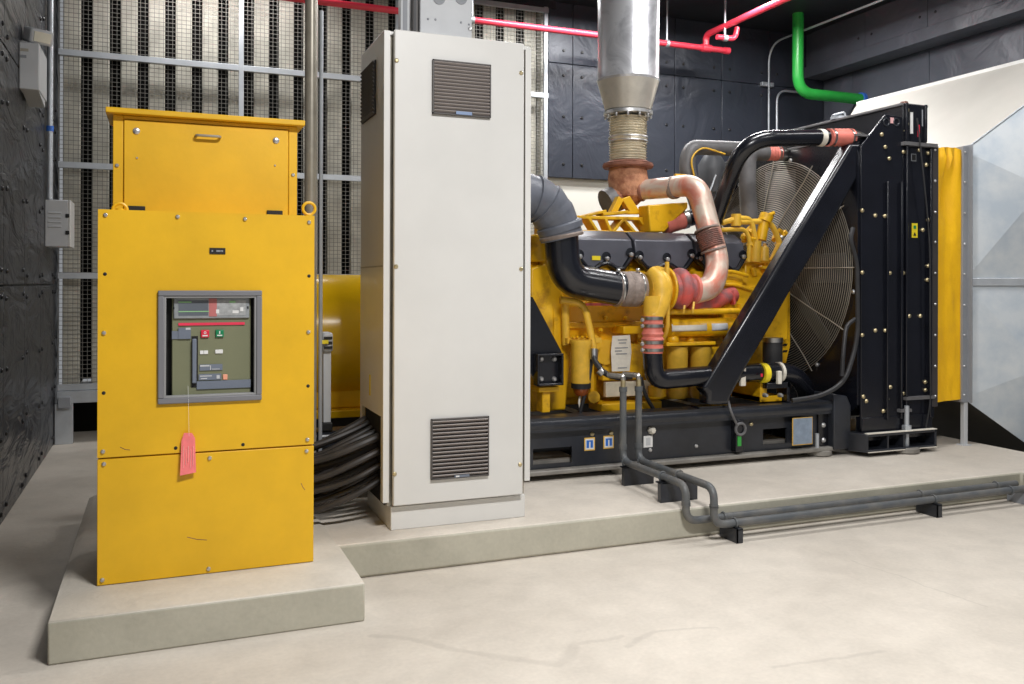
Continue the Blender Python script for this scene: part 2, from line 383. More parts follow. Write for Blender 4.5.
# sill below the screen
m = MB(); zz = at(60, 403, BY - .02).z
m.box(LX0, LX1, BY - .06, BY + .6, zz, LZ0 - .025)
for x in (at(64.5, 420, BY).x, 1.0, 2.2, 3.05): m.box(x - .058, x + .058, BY - .055, BY, 0, zz - .001)
m.build('sill', galvb, ls, bevel=.003)
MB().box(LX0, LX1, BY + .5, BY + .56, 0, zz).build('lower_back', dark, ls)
MB().box(LX0 + .01, LX0 + .09, BY - .1, BY - .06, zz - .03, LZ0 - .06).build('corner_cap', grey_m, ls, bevel=.004)
MB().box(WX - .1, 3.2, BY - .02, BY + .6, LZ1, CZ).build('head_panel', ceilm, ls)
# ------------------------------------------------------------------ emergency light, junction box, conduit on left wall
e0 = atX(19, 46, WX); e = thing('emergency_light', 'white emergency light box high on the quilted left wall', 'light', (WX, e0.y, 2.16))
MB().box(WX, WX + .095, e0.y, e0.y + .34, 2.17, 2.42).build('housing', grey_l, e, bevel=.006)
MB().prism([(WX + .01, e0.y + .02, 2.17), (WX + .09, e0.y + .02, 2.17), (WX + .09, e0.y + .3, 2.13), (WX + .01, e0.y + .3, 2.13)], (0, 0, .045)).build('tray', grey_l, e)
hd = MB(); c = Vector((WX + .075, e0.y + .12, 2.485)); dv = Vector((.5, -.8, -.28)).normalized(); sx = dv.cross(Vector((0, 0, 1))).normalized(); sz = sx.cross(dv)
hd.obox(c, sx * .062, dv * .05, sz * .04); h = hd.build('lamp_head', grey_l, e, bevel=.012)
MB().obox(c + dv * .051, sx * .045, dv * .003, sz * .027).build('lens', lens, h, bevel=.002)
MB().cyl((WX + .05, e0.y + .14, 2.40), (WX + .05, e0.y + .14, 2.46), .012).build('swivel', grey_m, e)
for i in range(2): MB().box(WX + .005, WX + .045 - .01 * i, e0.y - .002, e0.y, 2.37 - .035 * i, 2.385 - .035 * i).build('indicator', brn if i == 0 else grey_m, e)
j = thing('junction_box', 'small louvred white junction box at the end of the left wall', 'box', (WX, 6.5, 1.375))
MB().box(WX, WX + .135, 6.40, 6.68, 1.38, 1.685).build('housing', grey_l, j, bevel=.006)
MB().box(WX + .135, WX + .15, 6.40, 6.68, 1.38, 1.685).build('door', white, j, bevel=.003)
for i in range(4): MB().tube([(WX + .02, 6.398, 1.60 - i * .03), (WX + .095, 6.398, 1.60 - i * .03)], .007, 8).build('louvre', grey_l, j)
for i in range(2): MB().box(WX + .12, WX + .143, 6.392, 6.40, 1.46 + i * .11, 1.485 + i * .11).build('latch', blackm, j, bevel=.003)
cd = thing('wall_conduit', 'vertical galvanised conduit with a blue tape ring above the junction box', 'pipe', (WX + .026, 6.42, 1.69))
MB().cyl((WX + .026, 6.42, 1.687), (WX + .026, 6.42, CZ), .019).build('tube', galvb, cd)
MB().cyl((WX + .026, 6.42, 2.13), (WX + .026, 6.42, 2.165), .022).build('tape_ring', bluering, cd)
# ------------------------------------------------------------------ overhead pipes
RY, RZ = 6.6, 3.245
TX = at(706, 46, RY).x; EX = at(728, 50, RY).x
m = MB(); m.cyl((WX, RY, RZ), (EX, RY, RZ), .026); rp_ = thing('sprinkler_pipe', 'long red sprinkler pipe running across below the ceiling', 'pipe', (2, RY, RZ))
m.build('main_pipe', redp, rp_); MB().cyl((EX - .04, RY, RZ), (EX + .01, RY, RZ), .031).build('end_cap', redp, rp_)
MB().tube([(TX, RY, RZ), (TX, RY, RZ + .12), (TX, 3.0, RZ + .12)], .028, 12, .09).build('branch_pipe', redp, rp_)
MB().cyl((TX - .05, RY, RZ), (TX + .05, RY, RZ), .034).build('tee_fitting', redp, rp_)
for px in (667, 472): 
    x = at(px, 40, RY).x; MB().cyl((x - .015, RY, RZ), (x + .015, RY, RZ), .032).build('hanger_clamp', galvb, rp_)
    MB().cyl((x, RY, RZ + .03), (x, RY, CZ), .008, n=8).build('hanger_rod', galvb, rp_)
bp = thing('branch_sprinkler_pipe', 'short red hooked pipe hanging beside the branch of the sprinkler main', 'pipe', (4.7, 6.2, 3.3))
a = at(717, 37, 6.3); b = at(735, 39, 6.3); 
MB().tube([a, b, b + Vector((.02, 0, .10))], .024, 12, .05).build('hooked_pipe', redp, bp)
x = at(725, 37, 6.3).x; MB().cyl((x, 6.3, a.z + .02), (x, 6.3, CZ), .009, n=8).build('hanger_rod', galvb, bp); MB().cyl((x - .02, 6.3, a.z), (x + .02, 6.3, a.z), .028).build('hanger_clamp', galvb, bp)
g0 = at(798, 40, 6.47); g1 = at(800, 93, 6.47)
gp = thing('green_pipe', 'bright green pipe bending from the ceiling to the right wall', 'pipe', (g0.x, 6.47, g1.z))
MB().tube([(g0.x, 6.47, CZ), (g0.x, 6.47, g1.z), (RX, 6.47, g1.z)], .05, 20, .17, 10).build('tube', greenp, gp)
MB().cyl((RX - .035, 6.47, g1.z), (RX, 6.47, g1.z), .064).build('wall_collar', bluering, gp)
c1 = at(769, 42, 6.95); cz = 3.47
o = MB().tube([(c1.x, 6.95, 0), (c1.x, 6.95, cz), (c1.x, 3.5, cz)], .010, 10, .2).build('conduit', galvb, None); col_tag(o, 'taller of two thin conduits behind the radiator, bending under the ceiling', 'conduit')
o = MB().box(c1.x - .07, c1.x + .07, 6.96, 7.0, at(769, 84, 6.95).z - .02, at(769, 84, 6.95).z + .02).build('conduit_strap', galvb, None, .004); col_tag(o, 'small metal strap fixing the taller thin conduit to the dark wall', 'bracket')
c2 = at(777, 90, 6.95)
o = MB().tube([(c2.x, 6.95, 0), (c2.x, 6.95, c2.z), (5.9, 6.95, c2.z)], .011, 10, .12).build('conduit', galvb, None); col_tag(o, 'shorter of two thin conduits behind the radiator, bending to the right', 'conduit')
# vertical pipes left of the white cabinet
vp = at(311, 100, 4.02)
o = MB().cyl((vp.x, 4.02, S), (vp.x, 4.02, CZ), pr(6.2, 311, 4.02)).build('riser_pipe', brn, None); col_tag(o, 'tall dull metal riser pipe between the yellow cabinet and the white cabinet', 'pipe')
# ================================================================== YELLOW CABINET
CYc = 3.19
tl, tr, bl, br = at(99.4, 209.2, CYc), at(315.8, 215.8, CYc), at(95.4, 586.6, CYc), at(312.2, 562.3, CYc)
X0, X1 = (tl.x + bl.x) / 2, (tr.x + br.x) / 2; Z1 = (tl.z + tr.z) / 2; Z0 = PZ; ZS = at(205, 452, CYc).z
yc = thing('breaker_cabinet', 'tall yellow cabinet with a breaker window, standing on the low plinth', 'cabinet', ((X0 + X1) / 2, CYc + .2, PZ))
D = .46
q0, q1 = at(158, 290.5, CYc), at(261.5, 399.5, CYc); BX0, BX1, BZ1, BZ0 = q0.x, q1.x, q0.z, q1.z
MB().holes(X0, X1, ZS + .003, Z1 - .0, CYc, CYc + .012, [(BX0 + .02, BX1 - .02, BZ0 + .02, BZ1 - .02)]).build('upper_panel', yel, yc, smooth=False)
MB().box(X0, X1, CYc, CYc + .012, Z0 + .002, ZS - .003).build('lower_panel', yel, yc, bevel=.002)
m = MB(); m.box(X0 + .002, X0 + .012, CYc + .012, CYc + D, Z0, Z1 - .002); m.box(X1 - .012, X1 - .002, CYc + .012, CYc + D, Z0, Z1 - .002)
m.box(X0 + .012, X1 - .012, CYc + .012, CYc + D, Z1 - .014, Z1 - .002); m.box(X0 + .012, X1 - .012, CYc + D - .01, CYc + D, Z0, Z1 - .014)
m.box(X0 + .012, X1 - .012, CYc + .015, CYc + .03, ZS - .03, ZS + .03)
m.build('body', yel, yc, bevel=.003)
zb = [(105.5, 215), (177.7, 216.8), (245, 219), (309, 222.4), (104, 333), (308.4, 332), (103, 451.6), (104, 464), (307.3, 439.5), (306.5, 451), (209.7, 458), (102.3, 580), (208.6, 568.7)]
bolts(yc, [at(a, b, CYc) for a, b in zb], .0072, .007, bolt_m)
zh = [(105, 274), (309, 276), (103.7, 393), (308, 386), (243, 444.6), (175.7, 448)]
bolts(yc, [at(a, b, CYc) for a, b in zh], .006, .002, blackm, name='screw_hole')
npz = quadtag(yc, 'nameplate', blackm, 217.5, 251, .052, .021, CYc, .003)
for i, (dx, w_) in enumerate(((-.017, .005), (.004, .016), (.014, .008))):
    p = wpos(npz); MB().box(p.x + dx - w_ / 2, p.x + dx + w_ / 2, CYc - .0038, CYc - .003, p.z - .003, p.z + .003).build('marking', grey_m, npz)
for a, b, ez in ((120, 209, -.004), (309, 207, .022)):
    p = at(a, b, CYc + .06); eb = MB().ring((p.x, p.y, Z1 + ez + .008), (0, 1, 0), .022, .0055, 28, 8); eb.cyl((p.x, p.y, Z1 - .002), (p.x, p.y, Z1 + .008), .013); eb.build('lifting_eye', yel, yc)
# scratches
for a, b in (((187, 537), (207, 540)), ((120, 447), (130, 450)), ((301, 483), (305, 490))):
    p, q = at(*a, CYc), at(*b, CYc); MB().tube([p, (p + q) / 2 + Vector((0, 0, -.003)), q], .0012, 5).build('scratch', rustd, yc)
# breaker
bk = MB(); fw_ = .019
for a in ((BX0, BX1, BZ1 - fw_, BZ1), (BX0, BX1, BZ0, BZ0 + fw_), (BX0, BX0 + fw_, BZ0 + fw_, BZ1 - fw_), (BX1 - fw_, BX1, BZ0 + fw_, BZ1 - fw_)): bk.box(a[0], a[1], CYc - .012, CYc, a[2], a[3])
bz = bk.build('breaker_bezel', bezel, yc, bevel=.003)
i0, i1 = BX0 + fw_, BX1 - fw_; k0, k1 = BZ0 + fw_, BZ1 - fw_
m = MB()
for a in ((i0, i1, k1 - .006, k1), (i0, i1, k0, k0 + .006), (i0, i0 + .006, k0 + .007, k1 - .007), (i1 - .006, i1, k0 + .007, k1 - .007)): m.box(a[0] - .001, a[1] + .001, CYc - .008, CYc + .02, a[2] - .001, a[3] + .001)
m.build('inner_rim', mat('bezel_light', (150, 150, 150), .5), bz, bevel=.002)
m = MB(); 
m.box(i0 - .01, i1 + .01, CYc + .05, CYc + .06, k0 - .01, k1 + .01); m.build('recess_back', blackm, yc)
m = MB(); 
for a in ((i0 - .012, i0 - .002), (i1 + .002, i1 + .012)): m.box(a[0], a[1], CYc + .012, CYc + .05, k0, k1)
m.build('recess_wall', blackm, yc)
YB = CYc + .02
pa, pb = at(172, 296.5, YB), at(250.5, 394.5, YB); OX0, OX1, OZ0, OZ1 = pa.x, pb.x, pb.z, pa.z
bkr = MB().box(OX0, OX1, YB, YB + .03, OZ0, OZ1).build('circuit_breaker', olive, yc, bevel=.003)
W_, H_ = OX1 - OX0, OZ1 - OZ0
def bl_(name, m, u0, u1, v0, v1, t=.003, bev=0, yo=0):
    return MB().box(OX0 + W_ * u0, OX0 + W_ * u1, YB - t - yo, YB - yo + .0005, OZ1 - H_ * v1, OZ1 - H_ * v0).build(name, m, bkr, bevel=bev)
bl_('trip_unit_cover', lcd, .02, .98, .01, .22, .008, .003)
bl_('trip_display', mat('trip_display_grey', (104, 110, 118), .3), .08, .45, .04, .19, .0088); bl_('trip_display', mat('trip_display_light', (170, 172, 172), .3, 0, .15, 60), .52, .93, .04, .19, .0088)
bl_('red_indicator_field', mat('indicator_red', (200, 120, 118), .4), .46, .56, .02, .20, .0092)
bl_('green_line', mat('line_green', (160, 214, 150), .4), .08, .46, .145, .153, .0098); bl_('green_line', MATS['line_green'], .08, .24, .05, .062, .0098); bl_('green_line', MATS['line_green'], .72, .80, .045, .065, .0098)
bl_('marking', whitem, .55, .59, .13, .17, .0098); bl_('marking', whitem, .86, .90, .11, .15, .0098); bl_('marking', whitem, .76, .84, .14, .17, .0098)
bl_('cover_screw', blackm, .01, .03, .10, .125, .010); bl_('cover_screw', blackm, .95, .97, .10, .125, .010)
bl_('red_stripe', redb2, .08, .92, .262, .288, .004)
for i, (u, mm) in enumerate(((.36, redb), (.545, greenb))):
    b_ = bl_('push_button', mm, u, u + .105, .335, .41, .007, .002)
    MB().box(OX0 + W_ * (u + .02), OX0 + W_ * (u + .085), YB - .0078, YB - .007, OZ1 - H_ * .397, OZ1 - H_ * .385).build('marking', whitem, b_)
    if i == 0: MB().ring((OX0 + W_ * (u + .052), YB - .0075, OZ1 - H_ * .362), (0, 1, 0), .0032, .0012, 16, 5).build('marking', whitem, b_)
    else: MB().box(OX0 + W_ * (u + .045), OX0 + W_ * (u + .06), YB - .0078, YB - .007, OZ1 - H_ * .375, OZ1 - H_ * .348).build('marking', whitem, b_)
bl_('side_plate', slate, .0, .08, .34, .42, .004); bl_('side_plate', slate, .08, .235, .31, .42, .006)
bl_('marking', grey_l, .17, .23, .31, .33, .0068)
bl_('handle_slot', blackm, .245, .325, .395, .905, .002); bl_('charging_handle', slate, .25, .305, .42, .86, .016, .003)
bl_('status_flag', whitem, .35, .395, .54, .575, .004); bl_('status_flag', whitem, .40, .45, .54, .575, .004); bl_('status_flag', whitem, .54, .64, .535, .575, .004, .002)
bl_('rating_label', slate, .345, .635, .68, .74, .004); bl_('marking', grey_l, .35, .47, .685, .70, .005); bl_('marking', whitem, .48, .486, .69, .735, .005); bl_('marking', grey_l, .50, .60, .725, .732, .005)
bl_('rating_label', slate, .335, .62, .775, .835, .004); bl_('marking', grey_l, .35, .50, .79, .80, .005); bl_('marking', grey_l, .36, .44, .815, .825, .005); bl_('marking', grey_l, .56, .60, .79, .825, .005)
bl_('signal_lamp', orange, .64, .70, .785, .84, .005, .002)
bl_('lower_strip', slate, .31, 1.0, .845, .925, .005)
# pink tag on a string
tp = at(188, 434, CYc); tb = at(188, 474, CYc)
tg = thing('warning_tag', 'pink paper tag hanging by a string below the breaker window', 'tag', tp)
pts = [at(*q, CYc - .012) for q in ((184, 433), (192, 433), (195, 438), (196, 472), (180, 475), (181.5, 441))]
for i, (yy) in enumerate((.0, .0, 0, -.006, -.010, 0)): pts[i].y += yy
MB().prism(pts, (0, .0012, 0)).build('paper', tagm, tg, smooth=False)
for k in range(5):
    a = at(183.6 + k * 2.4, 446 + (k % 2) * 3, CYc - .016); b = at(183.2 + k * 2.4, 468 - (k % 3) * 3, CYc - .021); MB().tube([a, b], .0008, 4).build('writing_line', tagl, tg)
MB().tube([at(189, 436, CYc - .013), at(188.5, 400, CYc - .014), at(188, 386, CYc + .01)], .0004, 5).build('string', whitem, tg)
# upper yellow box
UY = 3.42
a, b = at(113, 113, UY), at(297, 214, UY); UX0, UX1 = a.x, b.x; UZ0 = Z1 - .0; UZ1 = at(205, 120.5, UY).z
ub = thing('terminal_box', 'yellow terminal box with overhanging lid, mounted on top of the tall yellow cabinet', 'box', ((UX0 + UX1) / 2, UY + .2, UZ0))
dx0, dx1 = at(124, 160, UY).x, at(288, 160, UY).x; dz1, dz0 = at(205, 125, UY).z, UZ0 + .012
mb = MB(); mb.box(UX0, UX1, UY + .006, UY + .22, UZ0, UZ1 - .001); mb.box(UX0, dx0 - .003, UY, UY + .006, UZ0, UZ1 - .001); mb.box(dx1 + .003, UX1, UY, UY + .006, UZ0, UZ1 - .001); mb.box(dx0 - .003, dx1 + .003, UY, UY + .006, dz1 + .003, UZ1 - .001)
mb.build('body', yel, ub, bevel=.002)
dr = MB().box(dx0, dx1, UY - .004, UY + .003, dz0, dz1).build('door', yel, ub, bevel=.002)
lid = MB(); lx0, lx1 = at(105.5, 112, UY - .03).x, at(305, 125, UY - .03).x
lid.prism([(lx0, UY - .035, UZ1), (lx0, UY - .035, UZ1 + .02), (lx0, UY + .25, UZ1 + .028), (lx0, UY + .25, UZ1)], (lx1 - lx0, 0, 0)); lid.build('lid', yel, ub, bevel=.003)
hp = at(208, 137, UY); hz = hp.z
MB().tube([(hp.x - .042, UY - .003, hz), (hp.x - .042, UY - .026, hz), (hp.x + .042, UY - .026, hz), (hp.x + .042, UY - .003, hz)], .005, 8, .012).build('handle', brn, dr)
bolts(dr, [at(136.5, 131, UY - .004), at(276, 140.5, UY - .004)], .012, .006, bolt_m, name='door_lock', n=16)
bolts(dr, [at(137, 158, UY - .004), at(275, 165.5, UY - .004)], .004, .004, bolt_m, name='screw')
bolts(ub, [at(117, 165.5, UY), at(293, 175, UY)], .007, .006, bolt_m)
for q in ((136.5, 207), (274.5, 212)): MB().box(at(*q, UY).x - .029, at(*q, UY).x + .029, UY - .012, UY - .004, Z1 + .012, Z1 + .032).build('hinge', blackm, dr, bevel=.002)
# ================================================================== WHITE CABINET
WYc = 3.50
WX0, WX1 = .842, 1.492; WB = 3.95; WZ1 = 2.185; ZP = S + .097
wc = thing('control_cabinet', 'tall white control cabinet with two square vents, standing on the slab', 'cabinet', ((WX0 + WX1) / 2, (WYc + WB) / 2, S))
MB().box(.876, 1.470, WYc + .01, WB, S, ZP).build('base_plinth', white, wc, bevel=.003)
MB().box(WX0 + .021, WX1 - .02, WYc + .03, WB - .01, ZP + .0, WZ1 - .022).build('inner_frame', brn, wc)
# left side panel (open at the foot, where the cables go in)
sp = MB(); hz = .60
sp.box(WX0, WX0 + .014, WYc + .02, WB, hz, WZ1 - .01); sp.box(WX0, WX0 + .014, WYc + .02, WYc + .05, S + .115, hz)
sp.box(WX0, WX0 + .014, WB - .04, WB, ZP, hz)
sp.build('side_panel', white, wc, bevel=.002)
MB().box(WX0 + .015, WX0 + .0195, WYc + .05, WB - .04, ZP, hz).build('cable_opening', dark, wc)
MB().box(WX1 - .014, WX1, WYc + .02, WB, S + .155, WZ1 - .02).build('side_panel', white, wc, bevel=.002)
MB().box(WX0 - .0005, WX0 + .026, WYc + .008, WYc + .0195, S + .115, WZ1 - .005).build('front_edge_strip', white, wc, bevel=.002)
MB().box(WX1 - .026, WX1 + .0005, WYc + .008, WYc + .0195, S + .155, WZ1 - .02).build('front_edge_strip', white, wc, bevel=.002)
MB().box(WX0, WX1, WYc + .02, WB, WZ1 - .02, WZ1 - .004).build('top_panel', white, wc, bevel=.002)
DX0, DX1 = at(394, 300, WYc - .018).x, at(523.5, 300, WYc - .018).x; DZ0, DZ1 = at(394, 506.5, WYc - .018).z, WZ1 - .004
wd = MB().box(DX0, DX1, WYc - .018, WYc + .008, DZ0, DZ1).build('door', white, wc, bevel=.004)
WY = WYc - .018
bolts(wd, [at(396.5, 60.5, WY), at(521, 73, WY), at(396, 266.5, WY), at(521, 269, WY), at(394.5, 474, WY), at(520, 464.5, WY)], .009, .006, brass, n=12, name='lock')
def vent(a, b, c, d, parent):
    p, q = at(a, b, WY), at(c, d, WY); v = MB(); fr = .006
    v.box(p.x, q.x, WY - .004, WY, q.z, p.z)
    vo = v.build('vent_grille', mat('vent_backing', (60, 56, 56), .6) if 'vent_backing' not in MATS else MATS['vent_backing'], parent, bevel=.001)
    v = MB()
    for e_ in ((p.x, p.x + fr, q.z, p.z), (q.x - fr, q.x, q.z, p.z), (p.x, q.x, p.z - fr, p.z), (p.x, q.x, q.z, q.z + fr)): v.box(e_[0], e_[1], WY - .014, WY - .003, e_[2], e_[3])
    v.build('rim', MATS.get('vent_rim') or mat('vent_rim', (84, 80, 78), .5), vo, bevel=.001)
    n_ = 15; hgt = (p.z - q.z - 2 * fr) / n_; s_ = MB()
    for i in range(n_):
        z = q.z + fr + (i + .5) * hgt
        s_.obox(((p.x + q.x) / 2, WY - .009, z), ((q.x - p.x) / 2 - fr, 0, 0), (0, .0055, -.0045), (0, .0012, .0015))
    s_.build('slats', MATS.get('vent_slat') or mat('vent_slat', (158, 150, 146), .45), vo, smooth=False)
    return vo, p, q
v1, p, q = vent(432, 59.5, 490, 118.5, wd); xx = (p.x + q.x) / 2
MB().box(xx - .028, xx + .042, WY - .0165, WY - .014, q.z + .004, q.z + .017).build('maker_label', mat('label_pale_blue', (136, 156, 190), .4), v1)
v2, p, q = vent(430.5, 419, 488, 475, wd)
MB().box(xx - .03, xx + .035, WY - .0165, WY - .014, q.z + .004, q.z + .014).build('maker_label', slate, v2); MB().box(xx - .024, xx - .009, WY - .0172, WY - .0165, q.z + .006, q.z + .012).build('marking', whitem, v2)
# side vent and side seam
sv0, sv1 = atX(363.2, 68, WX0), atX(376, 120, WX0)
sv = MB(); sv.box(WX0 - .006, WX0, sv1.y, sv0.y, atX(370, 119, WX0).z, atX(370, 66, WX0).z); svo = sv.build('side_vent', blackm, wc, bevel=.002)
s_ = MB(); z0_, z1_ = atX(370, 119, WX0).z, atX(370, 66, WX0).z
for i in range(14):
    z = z0_ + (i + .5) * (z1_ - z0_) / 14; s_.obox((WX0 - .01, (sv0.y + sv1.y) / 2, z), (.004, 0, -.004), (0, (sv0.y - sv1.y) / 2 - .005, 0), (.001, 0, .001))
s_.build('slats', MATS['vent_rim'], svo, smooth=False)
zs_ = atX(370, 267, WX0).z; MB().box(WX0 - .0015, WX0 + .002, WYc + .02, WB, zs_ - .003, zs_ + .003).build('side_seam', brn, wc)
lp = atX(370, 385, WX0); MB().box(WX0 - .0015, WX0, lp.y - .012, lp.y + .012, lp.z - .045, lp.z + .045).build('warning_sticker', yelm, wc)
# top box and struts over the white cabinet
TY = 3.62; a, b = at(420, 26, TY), at(472, 30, TY)
tb_ = thing('cable_entry_box', 'light grey metal box on top of the white control cabinet', 'box', ((a.x + b.x) / 2, TY + .1, 2.181))
MB().box(a.x, b.x, TY, TY + .25, 2.205, 2.62).build('housing', grey_l, tb_, bevel=.004)
MB().box(a.x + .0, b.x - .02, TY + .005, TY + .24, 2.1815, 2.205).build('gland_plate', grey_m, tb_)
for px in (439, 461): p = at(px, -2, TY); k = MB(); k.lathe((p.x, TY, p.z), (0, -1, 0), [(-.002, .028), (.003, .028), (.003, .019), (.001, .018)], 24); k.build('knockout', grey_m, tb_)
bolts(tb_, [at(428, 19, TY), at(435.5, 19.5, TY), at(461, 22.5, TY), at(469, 24.5, TY)], .005, .003, grey_m, name='screw')
bolts(tb_, [at(470, 29, TY)], .009, .006, bolt_m, name='screw')
st = thing('cable_strut', 'pale grey vertical strut left of the grey box above the white cabinet', 'strut', (at(408, 20, TY).x, TY + .1, 2.181))
a, b = at(403.5, 20, TY), at(413, 20, TY); MB().box(a.x, b.x, TY + .05, TY + .09, 2.1815, CZ).build('channel', grey_l, st, bevel=.003)
MB().box(a.x + .01, b.x - .012, TY + .047, TY + .05, 2.19, CZ).build('channel_slot', grey_m, st)
st = thing('cable_tray_side', 'dark grey vertical strut touching the left of the grey box', 'strut', (at(416, 20, TY).x, TY + .1, 2.181))
a, b = at(414, 20, TY), at(419.4, 20, TY); MB().box(a.x, b.x, TY + .02, TY + .06, 2.1815, CZ).build('channel', MATS['vent_rim'], st, bevel=.002)
MB().box(a.x + .004, b.x - .01, TY + .0165, TY + .02, 2.19, CZ).build('channel_slot', blackr, st)
# ================================================================== CABLES
lab = 'thick black power cable in the bundle between the yellow and white cabinets'
# each cable rises out of the bundle behind the yellow cabinet and enters the opening of the white one
for i in range(20):
    row = i // 5; k = i % 5
    y0 = 3.74 + .055 * k; z0 = .185 + .072 * row + .018 * (k % 2)
    y1 = 3.60 + .060 * k + .012 * row; z1 = .33 + .058 * row + .010 * k
    r = (.0145, .018, .016, .012)[(i * 7) % 4]
    ptsc = [Vector((.18, y0 + .02, z0 - .01)), Vector((.40, y0, z0 + .0)), Vector((.60, (y0 + y1) / 2 - .02 + random.uniform(-.02, .02), z0 * .75 + z1 * .25 - .02 + random.uniform(-.02, .02))),
            Vector((.76, y1 - .0, z0 * .35 + z1 * .65)), Vector((WX0 + .0135, y1, z1))]
    m = MB().tube(ptsc, r, 10, .12, 6); o = m.build('power_cable', cablem, None); col_tag(o, lab, 'cable', 'power cables between the cabinets')
gpt = thing('support_post', 'pale grey post with a rounded top and yellow tag, between the two cabinets', 'post', (at(326, 437, 4.13).x, 4.13, .46))
x = at(326, 400, 4.13).x; MB().box(x - .018, x + .018, 4.10, 4.16, .50, at(326, 350, 4.13).z).build('post', grey_l, gpt, bevel=.004)
MB().box(x - .024, x + .024, 4.09, 4.17, .4625, .50).build('foot', blackm, gpt, bevel=.004)
zt = at(326, 332, 4.13).z; hb = MB().box(x - .024, x + .024, 4.08, 4.17, zt - .09, zt).build('socket_head', grey_l, gpt, bevel=.012)
for i in range(3): MB().box(x - .019, x + .019, 4.074, 4.08, zt - .075 + .022 * i, zt - .063 + .022 * i).build('contact_slot', blackm, hb)
MB().box(x - .045, x - .0, 4.066, 4.074, zt - .052, zt - .034).build('yellow_tag', yelm, hb, bevel=.002)
x = at(320.5, 330, 4.07).x; o = MB().cyl((x, 4.07, S), (x, 4.07, 2.4), .009, n=10).build('thin_conduit', galvb, None); col_tag(o, 'thin steel conduit just right of the yellow cabinet edge', 'conduit')
# ================================================================== GENERATOR SKID
SKY = 4.10; SZ0, SZ1 = .175, .46; SKX0, SKX1 = .45, at(836, 420, SKY).x
sk = thing('generator_skid', 'black steel base skid carrying the yellow engine', 'skid', (2.2, 4.8, S))
h1 = (at(533, 450, SKY + .04).x, at(572, 450, SKY + .04).x, at(550, 464, SKY + .04).z, at(550, 448, SKY + .04).z)
h2 = (at(763, 436, SKY + .04).x, at(787, 436, SKY + .04).x, at(775, 444, SKY + .04).z, at(775, 428.5, SKY + .04).z)
for yy, nm in ((SKY, 'front_beam'), (5.46, 'rear_beam')):
    m = MB(); m.holes(SKX0, SKX1, SZ0 + .02, SZ1 - .02, yy + .04, yy + .055, [h1, h2]); m.box(SKX0, SKX1, yy, yy + .12, SZ1 - .072, SZ1)
    m.build(nm, blacks, sk)
    MB().tube([(SKX0, yy + .03, SZ1 - .036), (SKX1, yy + .03, SZ1 - .036)], .038, 16).build('beam_edge_tube', blacks, sk)
    MB().box(SKX0, SKX1, yy - .01, yy + .13, SZ0 - .006, SZ0 + .018).build('bottom_flange', MATS.get('dusty_black') or mat('dusty_black', (142, 138, 131), .5, .1, .15, 8), sk, bevel=.006)
for x in (.6, 1.2, 2.2, 3.0, 3.6): MB().box(x - .04, x + .04, SKY + .12, 5.46, SZ0 + .02, SZ1 - .04).build('cross_member', blacks, sk, bevel=.004)
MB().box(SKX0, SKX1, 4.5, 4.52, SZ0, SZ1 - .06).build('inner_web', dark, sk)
MB().box(h1[0] - .02, h1[1] + .05, SKY + .08, SKY + .3, h1[2] - .01, h1[2] + .012).build('inner_shelf', MATS['dusty_black'], sk)
MB().box(h2[0] - .02, h2[1] + .05, SKY + .08, SKY + .3, h2[2] - .01, h2[2] + .012).build('inner_shelf', MATS['dusty_black'], sk)
YF = SKY + .04
for (a, b) in ((589.5, 444), (608.5, 442)):
    o = quadtag(sk, 'warning_sticker', lab_o, a, b, .062, .068, YF, .002); p = wpos(o)
    MB().box(p.x - .025, p.x + .025, YF - .0028, YF - .002, p.z - .028, p.z + .028).build('sticker_field', whitem, o)
    MB().box(p.x - .019, p.x + .019, YF - .0034, YF - .0028, p.z - .02, p.z + .02).build('pictogram', bluem, o); MB().box(p.x - .004, p.x + .004, YF - .004, YF - .0034, p.z - .02, p.z + .012).build('pictogram', whitem, o)
o = quadtag(sk, 'data_sticker', whitem, 648, 441.5, .056, .062, YF); p = wpos(o); MB().box(p.x - .014, p.x + .014, YF - .0028, YF - .002, p.z - .02, p.z + .02).build('marking', grey_l, o)
bolts(sk, [at(651, 430, YF)], .022, .03, paper, name='drain_plug', n=8); bolts(sk, [at(650, 450, YF), at(696, 446, YF)], .011, .01, bolt_m)
bolts(sk, [at(592, 434, YF), at(611, 433, YF), at(751, 424, YF)], .012, .01, brass)
for (a, b) in ((838, 424), (838, 440)): pass
o = quadtag(sk, 'data_plate', mat('plate_blue_grey', (150, 166, 186), .3, .3, .1, 20), 802.5, 431, .135, .15, SKY - .0, .003); MB().box(wpos(o).x - .072, wpos(o).x + .072, SKY - .0005, SKY + .003, wpos(o).z - .08, wpos(o).z + .078).build('plate_border', lab_o, o); 
MB().box(wpos(o).x - .055, wpos(o).x + .055, SKY, YF, wpos(o).z - .045, wpos(o).z + .045).build('plate_mount', blacks, o)
# shackle bracket and green tag
p = at(737, 432, YF - .03)
m = MB(); m.box(p.x - .02, p.x + .03, YF - .05, YF, p.z - .11, p.z + .07); m.build('shackle_bracket', blackp, sk, bevel=.004)
MB().ring((p.x + .005, YF - .056, p.z + .02), (0, 1, 0), .032, .008, 24, 8).build('shackle', greyhose, sk)
MB().tube([at(737, 425, YF - .06), at(731, 412, YF - .08), at(727, 396, YF - .02)], .007, 8, .03).build('cable_tie', greyhose, sk)
MB().box(p.x - .012, p.x + .012, YF - .054, YF - .05, p.z - .075, p.z - .02).build('inspection_tag', limegreen, sk)
